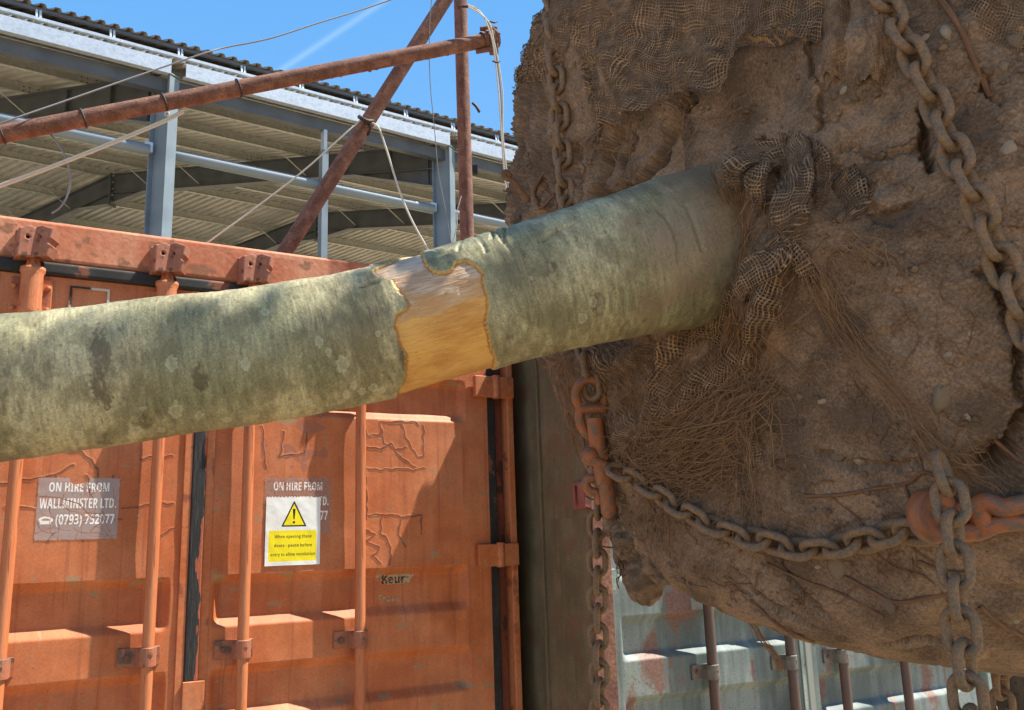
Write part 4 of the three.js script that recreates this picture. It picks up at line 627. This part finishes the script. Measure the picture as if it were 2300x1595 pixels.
// ---------------------------------------------------------------- hessian: torn sheets of loose weave over the soil, and their frayed threads
const WEAVE = 512, THREADS = 34, CLOTH = .17;                      // one tile is .17 m
const weave = (i, j) => { const u = i / WEAVE * THREADS, v = j / WEAVE * THREADS, k = TWO / THREADS; const wu = u + .30 * Math.sin(v * k * 2 + 1) + .22 * Math.sin(v * k * 5), wv = v + .28 * Math.sin(u * k * 2) + .22 * Math.sin(u * k * 3 + 2); const du = Math.abs(wu - Math.floor(wu) - .5), dv = Math.abs(wv - Math.floor(wv) - .5); const tu = .19 + .06 * Math.sin(Math.floor(wu) * 7.3), tv = .19 + .06 * Math.sin(Math.floor(wv) * 5.1); return [Math.max(0, 1 - du / tu), Math.max(0, 1 - dv / tv)]; };
const weaveAlpha = pixels(WEAVE, WEAVE, (i, j) => { const [a, b] = weave(i, j); return Math.max(a, b) > .08 ? 255 : 0; });
const weaveBump = pixels(WEAVE, WEAVE, (i, j) => { const [a, b] = weave(i, j); return 40 + 200 * Math.max(Math.sqrt(a), Math.sqrt(b)); });
const weaveColor = (lo, hi) => pixels(WEAVE, WEAVE, (i, j) => { const [a, b] = weave(i, j), n = fbm2(i / 40, j / 40, 4), f = fbm2(i / 3, j / 3, 2); return mix3(lo, hi, clamp(.35 + n + .4 * Math.max(a, b), 0, 1)).map((v) => v * (1 + f * .3)); }, true);
const hessianMat = (lo, hi, open = true) => std({ map: weaveColor(lo, hi), bumpMap: weaveBump, bumpScale: .002, roughness: 1, side: THREE.DoubleSide, ...(open ? { alphaMap: weaveAlpha, alphaTest: .5 } : {}) });
const matHessian = hessianMat([108, 84, 63], [160, 128, 98]), matHessianDark = matHessian, matHessianSolid = hessianMat([108, 84, 63], [150, 118, 90], false);
const matThread = std({ map: pixels(64, 64, (i, j) => mix3([112, 84, 60], [168, 130, 94], .5 + fbm2(i / 5, j / 5, 3)), true), roughness: 1 });
const wrap = new THREE.Group(); wrap.name = 'hessian_wrap'; wrap.userData.label = 'torn brown hessian sheets and frayed threads round the soil ball'; tree.add(wrap);
function clothSheet(name, grid, lift, material, turn = 0, n = 90, m = 90) {      // grid: rows of frame positions on the ball; lift(u, v, p, q): height above the soil
  const rows = grid.map((row) => new THREE.CatmullRomCurve3(row.map(([x, y]) => { const f = faceOf(x, y); return V(f[0], f[1], 0); }), false, 'centripetal'));
  const pos = [], uv = [], idx = [], c = Math.cos(turn), s = Math.sin(turn);
  for (let j = 0; j <= m; j++) for (let i = 0; i <= n; i++) {
    const u = i / n, v = j / m, across = new THREE.CatmullRomCurve3(rows.map((r) => r.getPoint(u)), false, 'centripetal'); const f = rows.length > 2 ? across.getPoint(v) : rows[0].getPoint(u).lerp(rows[1].getPoint(u), v);
    const fray = .006 * (noise2(u * 40, 3) * (v < .04 || v > .96 ? 1 : 0)); const p = f.x, q = f.y + fray; pos.push(...facePoint(p, q, lift(u, v, p, q)).toArray());
    const a = (p + .02 * noise2(p * 9, q * 9)) * .62 / CLOTH, b = (q + .02 * noise2(p * 9 + 5, q * 9)) * .62 / CLOTH; uv.push(a * c - b * s, a * s + b * c);
  }
  for (let j = 0; j < m; j++) for (let i = 0; i < n; i++) { const a = j * (n + 1) + i, b = a + 1, d = a + n + 1, e = d + 1; idx.push(a, b, e, a, e, d); }
  const g = new THREE.BufferGeometry(); g.setAttribute('position', new THREE.Float32BufferAttribute(pos, 3)); g.setAttribute('uv', new THREE.Float32BufferAttribute(uv, 2)); g.setIndex(idx); g.computeVertexNormals(); return mesh(name, g, material, wrap);
}
const ripple = (p, q, a) => a * fbm2(p * 16, q * 16, 3);
// large net over the upper left, its hem lifted into a roll
clothSheet('hessian_sheet', [[[1290, -60], [1450, -70], [1640, -70], [1850, -60]], [[1300, 90], [1450, 70], [1640, 60], [1850, 40]], [[1320, 190], [1430, 160], [1620, 120], [1840, 85]], [[1345, 300], [1440, 285], [1640, 205], [1662, 135], [1745, 92], [1812, 112]]], (u, v, p, q) => .006 + ripple(p, q, .010) + .032 * Math.pow(v, 5) * (u > .25 ? 1 : u * 4) + .008 * Math.sin(p * 60 + q * 20) * v, matHessian, .35, 130, 100);
clothSheet('hessian_sheet', [[[1175, -60], [1290, -60]], [[1155, 90], [1300, 90]], [[1150, 200], [1250, 190]]], (u, v, p, q) => .004 + ripple(p, q, .006), matHessianDark, .2, 60, 60);
clothSheet('hessian_sheet', [[[1850, -60], [1950, -60], [2050, -60]], [[1850, 80], [1950, 80], [2040, 80]], [[1850, 180], [1930, 190], [2030, 200]]], (u, v, p, q) => .005 + ripple(p, q, .012) + .012 * Math.sin(u * 12), matHessianSolid, .1, 70, 70);
clothSheet('hessian_sheet', [[[2140, -60], [2320, -60]], [[2180, 40], [2320, 60]], [[2220, 90], [2320, 120]]], (u, v, p, q) => .003 + ripple(p, q, .004), matHessianDark, .5, 50, 40);
// gathered sheet under the trunk
clothSheet('hessian_sheet', [[[1325, 770], [1500, 765], [1690, 650], [1760, 560]], [[1340, 850], [1490, 830], [1680, 730], [1790, 610]], [[1370, 930], [1500, 900], [1660, 810], [1790, 680]], [[1420, 1000], [1520, 960], [1660, 880], [1740, 780]]], (u, v, p, q) => .008 + ripple(p, q, .012) + .018 * Math.max(0, Math.sin((p * 1.2 - q) * 34)) * u + .012 * Math.sin(v * 9 + u * 3), matHessian, .6, 130, 90);
clothSheet('hessian_sheet', [[[1420, 1000], [1530, 965], [1680, 880]], [[1450, 1050], [1560, 1030], [1700, 960]], [[1490, 1090], [1600, 1080], [1720, 1050]]], (u, v, p, q) => .010 + ripple(p, q, .014), matHessian, .2, 90, 60);
clothSheet('hessian_sheet', [[[1290, 800], [1340, 800]], [[1310, 900], [1370, 930]], [[1330, 1000], [1420, 1030]]], (u, v, p, q) => .006 + ripple(p, q, .010), matHessianDark, .2, 40, 60);
{ // the knot: folds of netting hanging over one another
  const fold = (L, r0, r1, flat, mat) => {
    const curve = new THREE.CatmullRomCurve3(L.map(([x, y, h]) => facePoint(...faceOf(x, y), h)), false, 'centripetal'), n = 60, k = 28, pos = [], uv = [], idx = []; let run = 0, prev = curve.getPoint(0);
    for (let i = 0; i <= n; i++) { const t = i / n, c = curve.getPoint(t), d = curve.getTangent(t), side = d.clone().cross(BA).normalize(), out = side.clone().cross(d).normalize().multiplyScalar(-1); run += c.distanceTo(prev); prev = c; const r = lerp(r0, r1, t) * (1 + .12 * noise2(t * 9, r0 * 900)) * Math.min(1, .25 + t * 7) * Math.min(1, .12 + (1 - t) * 5); for (let j = 0; j <= k; j++) { const a = j / k * TWO, w = 1 + .16 * noise2(Math.cos(a) * 2 + t * 7, Math.sin(a) * 2 + t * 3) + .13 * Math.cos(a * 6 + t * 4 + r0 * 300) + .08 * Math.cos(a * 11 - t * 5); pos.push(...c.clone().addScaledVector(side, Math.cos(a) * r * w).addScaledVector(out, Math.sin(a) * r * flat * w).toArray()); uv.push(j / k * TWO * r / CLOTH, run / CLOTH); } }
    for (let i = 0; i < n; i++) for (let j = 0; j < k; j++) { const a = i * (k + 1) + j, b = a + 1, d = a + k + 1, e = d + 1; idx.push(a, d, e, a, e, b); }
    const g = new THREE.BufferGeometry(); g.setAttribute('position', new THREE.Float32BufferAttribute(pos, 3)); g.setAttribute('uv', new THREE.Float32BufferAttribute(uv, 2)); g.setIndex(idx); g.computeVertexNormals(); mesh('hessian_knot', g, mat, wrap);
  };
  fold([[1768, 345, .012], [1795, 370, .034], [1816, 430, .042], [1812, 500, .034], [1828, 565, .012]], .031, .027, .38, matHessian);
  fold([[1815, 345, .010], [1848, 362, .022], [1860, 420, .022], [1858, 490, .012]], .014, .012, .5, matHessianDark);
  fold([[1790, 342, .012], [1745, 365, .028], [1710, 420, .024], [1695, 480, .010]], .026, .014, .35, matHessianDark);
  fold([[1800, 350, .02], [1765, 390, .036], [1748, 440, .032], [1740, 505, .012]], .018, .016, .4, matHessian);
  fold([[1878, 398, .0], [1912, 440, .008], [1930, 505, .0]], .026, .026, .3, matHessianDark);
  fold([[1770, 545, .012], [1790, 585, .022], [1745, 625, .022], [1700, 670, .016]], .020, .024, .3, matHessian);
  fold([[1800, 560, .012], [1832, 600, .018], [1850, 655, .006]], .016, .010, .4, matHessian);
}
{ // frayed threads
  const r = makeRandom(91), strands = [];
  const strand = (L, jitter, lift, thick) => { const P = []; let lx = 0, ly = 0, ox = between(-jitter, jitter, r), oy = between(-jitter, jitter, r); for (const [x, y] of L) { ox += between(-jitter, jitter, r) * .7; oy += between(-jitter, jitter, r) * .7; const f = faceOf(x + ox, y + oy); if (P.length) { const g = faceOf(x + ox + between(-14, 14, r) - (x - lx) / 2, y + oy + between(-14, 14, r) - (y - ly) / 2); P.push(facePoint(g[0], g[1], lift * (.2 + 1.2 * r()))); } lx = x; ly = y; P.push(facePoint(f[0], f[1], lift * (.3 + r()))); } strands.push(tube(P, thick * between(.4, 1.0, r), L.length * 7, 4)); };
  const bundle = (count, L, jitter, lift, thick = .0009) => { for (let k = 0; k < count; k++) strand(L, jitter, lift, thick); };
  bundle(34, [[1800, 560], [1745, 640], [1700, 730], [1640, 830], [1560, 910], [1490, 970]], 44, .018, .0007);
  bundle(26, [[1720, 850], [1660, 900], [1590, 930], [1520, 975], [1470, 1010], [1440, 1020]], 40, .024, .0008);
  bundle(24, [[1700, 880], [1640, 940], [1560, 990], [1490, 1030], [1530, 1065], [1620, 1050]], 44, .02, .0007);
  bundle(18, [[1690, 700], [1650, 800], [1690, 900], [1700, 1000], [1690, 1090], [1710, 1180]], 34, .016);
  bundle(30, [[1850, 600], [1880, 690], [1930, 770], [2000, 860], [2060, 950], [2120, 1020], [2200, 1100]], 22, .018, .0006);
  bundle(14, [[2060, 950], [2120, 1020], [2180, 1070], [2250, 1120]], 26, .03, .0008);
  bundle(40, [[1330, 800], [1380, 860], [1420, 940], [1450, 1000]], 40, .014, .0008);
  bundle(30, [[1420, 1000], [1455, 1060], [1490, 1120], [1500, 1190]], 30, .018, .0008);
  bundle(34, [[1510, 1060], [1560, 1040], [1620, 1010], [1680, 990]], 50, .02, .0008);
  bundle(16, [[1700, 420], [1690, 500], [1660, 560], [1650, 640]], 40, .02, .0008);
  bundle(12, [[1760, 480], [1720, 520], [1690, 580]], 36, .03, .0008);
  bundle(12, [[1700, 520], [1660, 590], [1640, 640], [1610, 690]], 30, .025, .0009);
  bundle(16, [[1870, 560], [1920, 600], [1960, 640], [1940, 690]], 40, .016, .0008);
  bundle(18, [[1430, 290], [1400, 350], [1350, 420]], 60, .012, .0008);
  bundle(14, [[1640, 215], [1600, 260], [1560, 330]], 40, .02, .0007);
  bundle(30, [[1275, 800], [1285, 880], [1300, 960], [1310, 1010]], 16, .01, .0009);
  for (let k = 0; k < 16; k++) { const o = between(-14, 14, r); strands.push(tube([[1655, 1360], [1690, 1395], [1715, 1440], [1742, 1470], [1756, 1505]].map(([x, y], i) => at(x + o * (1 - i * .1) + between(-5, 5, r), y + between(-5, 5, r), 1.56 + between(-.01, .01, r))), .0005, 20, 4)); }
  bundle(60, [[1500, 800], [1560, 850], [1600, 900]], 90, .012, .0007);
  bundle(60, [[1550, 1130], [1600, 1110], [1680, 1130]], 110, .01, .0006);
  const m = mesh('frayed_threads', merge(strands), matThread, wrap); m.userData.kind = 'stuff';
}

// ---------------------------------------------------------------- chains
function linkGeometry(d, pitch) {                                   // one round-steel link lying in x-y, long axis x
  const w = d * 1.28, half = (pitch - 0) / 2 + d / 2 - w, P = []; for (let k = 0; k <= 12; k++) { const a = -Math.PI / 2 + k / 12 * Math.PI; P.push(V(half + Math.cos(a) * w, Math.sin(a) * w, 0)); } for (let k = 0; k <= 12; k++) { const a = Math.PI / 2 + k / 12 * Math.PI; P.push(V(-half + Math.cos(a) * w, Math.sin(a) * w, 0)); }
  const g = new THREE.TubeGeometry(new THREE.CatmullRomCurve3(P, true, 'centripetal'), 52, d / 2, 10, true); const uv = g.attributes.uv; for (let i = 0; i < uv.count; i++) uv.setXY(i, uv.getX(i) * 1.4, uv.getY(i) * .4); return g;
}
const LINK = .013, PITCH = .039, linkShape = linkGeometry(LINK, PITCH);
function chain(label, points, first, roll = .78, group = 'chains slung round the root ball') {
  const c = thing('chain', label, 'chain', group), curve = new THREE.CatmullRomCurve3(points, false, 'centripetal'), L = curve.getLength(), n = Math.floor(L / PITCH);
  for (let k = 0; k <= n; k++) {
    const u = clamp(k * PITCH / L, 0, 1), p = curve.getPointAt(u), x = curve.getTangentAt(u), view = p.clone().sub(first ?? camera.position).normalize(), y = view.clone().cross(x).normalize(), z = x.clone().cross(y);
    const m = mesh('link', linkShape, matChain, c); m.position.copy(p); const q = new THREE.Quaternion().setFromRotationMatrix(new THREE.Matrix4().makeBasis(x, y, z)); m.quaternion.copy(q).multiply(new THREE.Quaternion().setFromAxisAngle(V(1, 0, 0), (k % 2 ? roll : roll - Math.PI / 2) + between(-.18, .18)));
  }
  return c;
}
const over = (px, py, h) => at(px, py, -facePoint(...faceOf(px, py)).applyMatrix4(invCam).z - h), EYEPOINT = V(0, EYE, 0);
const RING = V(.50, 3.55, -1.55);
chain('heavy grey chain running diagonally over bare clay of the root ball', [RING.clone().add(V(.02, -.08, .02)), over(1905, -150, .05), over(1950, -60, .03), over(1995, 25, .024), over(2048, 120, .022), over(2100, 232, .024), over(2140, 335, .024), over(2190, 440, .024), over(2232, 545, .024), over(2280, 660, .026), over(2325, 790, .03), over(2360, 900, .03)], EYEPOINT, .5);
chain('dusty chain down the far side of the root ball, above and behind the trunk', [RING.clone().add(V(-.02, -.08, -.02)), over(1210, -140, .05), over(1232, -40, .022), over(1243, 90, .018), over(1253, 220, .018), over(1264, 350, .018), over(1274, 470, .018), over(1290, 600, .02), over(1308, 740, .02), over(1318, 800, .03), over(1328, 866, .045)], EYEPOINT, .6);
chain('rusty chain sagging across the underside of the root ball', [over(1394, 1060, .04), over(1450, 1092, .022), over(1510, 1130, .022), over(1570, 1165, .022), over(1640, 1196, .022), over(1720, 1216, .024), over(1800, 1234, .024), over(1870, 1228, .024), over(1940, 1214, .026), over(2010, 1196, .03), over(2075, 1196, .035)], EYEPOINT, .75);
chain('loose chain tail hanging straight down beside the olive panel', [at(1344, 1135, 1.80), at(1342, 1200, 1.80), at(1342, 1300, 1.805), at(1343, 1400, 1.81), at(1346, 1500, 1.815), at(1348, 1640, 1.82), at(1350, 1800, 1.83)], EYEPOINT, .25);
const nearHang = over(2135, 1180, .06), nearDepth = -nearHang.clone().applyMatrix4(invCam).z;
chain('chain tail hanging in front of the root ball from the orange shackle', [at(2118, 1062, nearDepth + .0), at(2135, 1130, nearDepth - .02), at(2142, 1210, nearDepth - .03), at(2148, 1300, nearDepth - .04), at(2155, 1380, nearDepth - .045), at(2164, 1460, nearDepth - .05), at(2174, 1560, nearDepth - .055), at(2190, 1700, nearDepth - .06), at(2205, 1850, nearDepth - .07)], EYEPOINT, .3);
chain('short chain end hanging beyond the lower edge of the root ball', [at(2240, 1440, 1.62), at(2246, 1500, 1.62), at(2250, 1560, 1.62), at(2256, 1640, 1.62)], EYEPOINT, .35);
{ // coupling link and grab hook at the left
  const c = thing('chain_hook', 'orange grab hook with coupling link hanging below the trunk', 'hook'), D = -over(1345, 930, .035).applyMatrix4(invCam).z;
  const half = (name, L, r) => mesh(name, tube(L.map(([x, y, d]) => at(x, y, D + (d ?? 0))), r, 40, 12), matHookOrange, c);
  half('coupling_half', [[1308, 920], [1296, 900], [1296, 875], [1308, 858], [1328, 852], [1346, 860], [1356, 882], [1358, 908], [1352, 926]], .0095);
  half('coupling_half', [[1312, 906], [1302, 930], [1306, 956], [1320, 976], [1340, 982], [1358, 972], [1366, 950], [1362, 928], [1350, 912]], .0095);
  mesh('coupling_pin', cyl(at(1304, 918, D - .004), at(1360, 918, D - .004), .010, 12), matHookOrange, c);
  half('hook_shank', [[1336, 940, -.01], [1340, 975, -.014], [1346, 1010, -.016], [1352, 1050, -.016], [1358, 1085, -.014]], .0165);
  half('hook_bowl', [[1352, 1040, -.014], [1360, 1085, -.014], [1365, 1120, -.012], [1367, 1146, -.010]], .0150);
  mesh('hook_tip', new THREE.SphereGeometry(.015, 14, 10).translate(...at(1367, 1147, D - .010).toArray()), matHookOrange, c);
  half('hook_arm', [[1324, 1022, -.03], [1334, 1034, -.034], [1354, 1044, -.034], [1376, 1054, -.03], [1396, 1062, -.03]], .0105);
  mesh('arm_head', new THREE.SphereGeometry(.016, 16, 12).scale(1, 1.1, .9).translate(...at(1326, 1026, D - .03).toArray()), matHookOrange, c);
  half('lower_arm', [[1352, 1082, 0], [1334, 1074, .0], [1320, 1078, .0], [1316, 1090, .0], [1324, 1102, 0], [1340, 1108, 0], [1350, 1130, 0]], .0092);
}
{ // orange shackle on the near side
  const c = thing('shackle', 'scuffed orange shackle gripping the crossing chains on the near side of the soil', 'shackle'), D = nearDepth + .03;
  const disc = new THREE.LatheGeometry([[0, -.013], [.030, -.013], [.036, -.008], [.036, .008], [.030, .013], [.016, .013], [.014, .006], [0, .006]].map(([a, b]) => new THREE.Vector2(a, b)), 32); disc.rotateX(Math.PI / 2); disc.rotateY(.25); disc.translate(...at(2098, 1158, D).toArray());
  mesh('shackle_eye', disc, matHookOrange, c);
  const arm = (name, L, r) => mesh(name, tube(L.map(([x, y, d]) => at(x, y, D + d)), r, 40, 12), matHookOrange, c);
  arm('shackle_bow', [[2110, 1190, 0], [2150, 1196, 0], [2200, 1192, -.01], [2240, 1176, -.02], [2290, 1172, -.03], [2345, 1180, -.04]], .0125);
  arm('shackle_bow', [[2150, 1150, .0], [2180, 1140, -.01], [2215, 1128, -.02], [2250, 1140, -.03], [2300, 1132, -.04], [2350, 1128, -.05]], .0125);
  mesh('shackle_pin', cyl(at(2192, 1124, D - .012), at(2216, 1200, D - .012), .015, 6), matHookOrange, c);
}
{ // what the slings hang from, above the frame
  const c = thing('lifting_hook', 'steel lifting hook and ring holding the chain slings above the root ball', 'hook'); const ring = new THREE.TorusGeometry(.075, .014, 12, 32); ring.translate(RING.x, RING.y, RING.z); mesh('ring', ring, matChain, c);
  mesh('hook', tube([V(0, .0, .0), V(.03, .03, 0), V(.06, .1, 0), V(.05, .18, 0), V(0, .23, 0), V(0, .34, 0)].map((v) => v.add(RING).add(V(-.0, .06, 0))), .022, 40, 10), matChain, c);
  mesh('wire_rope', cyl(RING.clone().add(V(0, .38, 0)), RING.clone().add(V(0, 9, 0)), .012, 10), matChain, c);
}

// ---------------------------------------------------------------- tree beside the yard whose limb hangs over the trunk (out of the frame; limbs and leaves shaped to throw the dappled shade)
{
  const t = thing('leafy_tree', 'unseen leafy tree whose long limb overhangs the lifted trunk, leaves arranged for dappled shade', 'tree'), r = makeRandom(404);
  const bark = std({ map: rustTile, color: new THREE.Color().setRGB(.7, .8, .8), roughness: .95, bumpMap: fineGrain, bumpScale: .004 });
  const limb = (L, r0, r1) => { const cv = new THREE.CatmullRomCurve3(L, false, 'centripetal'), g = new THREE.TubeGeometry(cv, 40, 1, 9, false), p = g.attributes.position; for (let i = 0; i <= 40; i++) { const c = cv.getPointAt(i / 40), k = lerp(r0, r1, i / 40); for (let j = 0; j <= 9; j++) { const q = i * 10 + j; p.setXYZ(q, c.x + (p.getX(q) - c.x) * k, c.y + (p.getY(q) - c.y) * k, c.z + (p.getZ(q) - c.z) * k); } } g.computeVertexNormals(); return g; };
  const main = [V(4.6, 0, -.6), V(4.5, 1.6, -.65), V(4.3, 3.0, -.8), V(4.2, 4.6, -.9), V(4.3, 6.2, -.8)], over1 = [V(4.3, 3.2, -.8), V(3.4, 4.2, -1.1), V(2.6, 4.66, -1.3), V(1.9, 4.75, -1.4)];
  mesh('trunk', limb(main, .2, .09), bark, t); mesh('limb', limb(over1, .09, .02), bark, t);
  const leaves = [], shape = [[0, 0], [.5, .42], [1, 0], [.5, -.42]];
  const pos = [], idx = []; let n = 0, gapX = -9;
  const leaf = (c, s, keep) => { if (!keep && c.x < gapX) return; const d = V(between(-1, 1, r), between(-.7, .5, r), between(-1, 1, r)).normalize(), w = V(between(-1, 1, r), between(-.4, .4, r), between(-1, 1, r)).cross(d).normalize(); const nn = d.clone().cross(w); for (const [a, b] of shape) { const v = c.clone().addScaledVector(d, a * s).addScaledVector(w, b * s).addScaledVector(nn, -Math.abs(b) * s * .2); pos.push(v.x, v.y, v.z); } idx.push(n, n + 1, n + 2, n, n + 2, n + 3); n += 4; };
  const cv = new THREE.CatmullRomCurve3(over1); const twigs = [];
  for (let k = 0; k < 95; k++) { const u = between(.2, 1, r), a = cv.getPoint(u); gapX = 1.5; const b = a.clone().add(V(between(-.55, .55, r), between(-.25, .3, r), between(-.42, .34, r))); twigs.push(cyl(a, b, .006, 5, .002)); for (let i = 0; i < 46; i++) leaf(a.clone().lerp(b, .2 + .9 * r()).add(V(between(-.13, .13, r), between(-.1, .1, r), between(-.13, .13, r))), between(.06, .1, r)); }
  gapX = -9;
  const over2 = [V(4.25, 3.9, -.85), V(3.2, 4.6, -.5), V(2.0, 4.9, -.2), V(.8, 4.9, 0), V(-.5, 4.7, .1), V(-1.4, 4.5, .2)], cv2 = new THREE.CatmullRomCurve3(over2); mesh('limb', limb(over2, .1, .02), bark, t);  // second limb, added to carry foliage that blocks sky light above the trunk
  for (let k = 0; k < 300; k++) { const a = cv2.getPoint(between(.25, 1, r)), b = a.clone().add(V(between(-.6, .6, r), between(-.3, .5, r), between(-1.9, 1.7, r))); if (b.z < -1.6) b.z = -1.6; twigs.push(cyl(a, b, .008, 5, .002)); for (let i = 0; i < 52; i++) { const c = a.clone().lerp(b, .15 + .85 * r()).add(V(between(-.16, .16, r), between(-.14, .14, r), between(-.16, .1, r))); const h = c.y - 1.62, fx = c.x - .549 * h, fz = c.z + .103 * h; if (fx > -.3 ? c.z > -1.6 : (fz > -1.19 - .33 * (fx + .73) + .06 + .06 * noise2(fx * 11, 4) || (noise2(fx * 13 + 5, fz * 16) > .05 && r() < .5))) leaf(c, between(.06, .1, r), true); } }  // leaves left out where they would keep the sun off the upper trunk
  for (let k = 0; k < 60; k++) { const a = V(4.3, 5.6, -.8), b = a.clone().add(V(between(-1.1, 1.5, r), between(-1, 1.6, r), between(-.9, 1.4, r))); twigs.push(cyl(a, b, .012, 5, .003)); for (let i = 0; i < 40; i++) leaf(a.clone().lerp(b, .5 + .6 * r()).add(V(between(-.25, .25, r), between(-.2, .2, r), between(-.25, .25, r))), between(.06, .1, r)); }
  const g = new THREE.BufferGeometry(); g.setAttribute('position', new THREE.Float32BufferAttribute(pos, 3)); g.setIndex(idx); g.computeVertexNormals();
  mesh('crown', g, new THREE.MeshPhysicalMaterial({ color: new THREE.Color().setRGB(.07, .12, .03), roughness: .8, transmission: .25, side: THREE.DoubleSide }), t); mesh('twigs', merge(twigs), bark, t);
}
renderer.render(scene, camera);
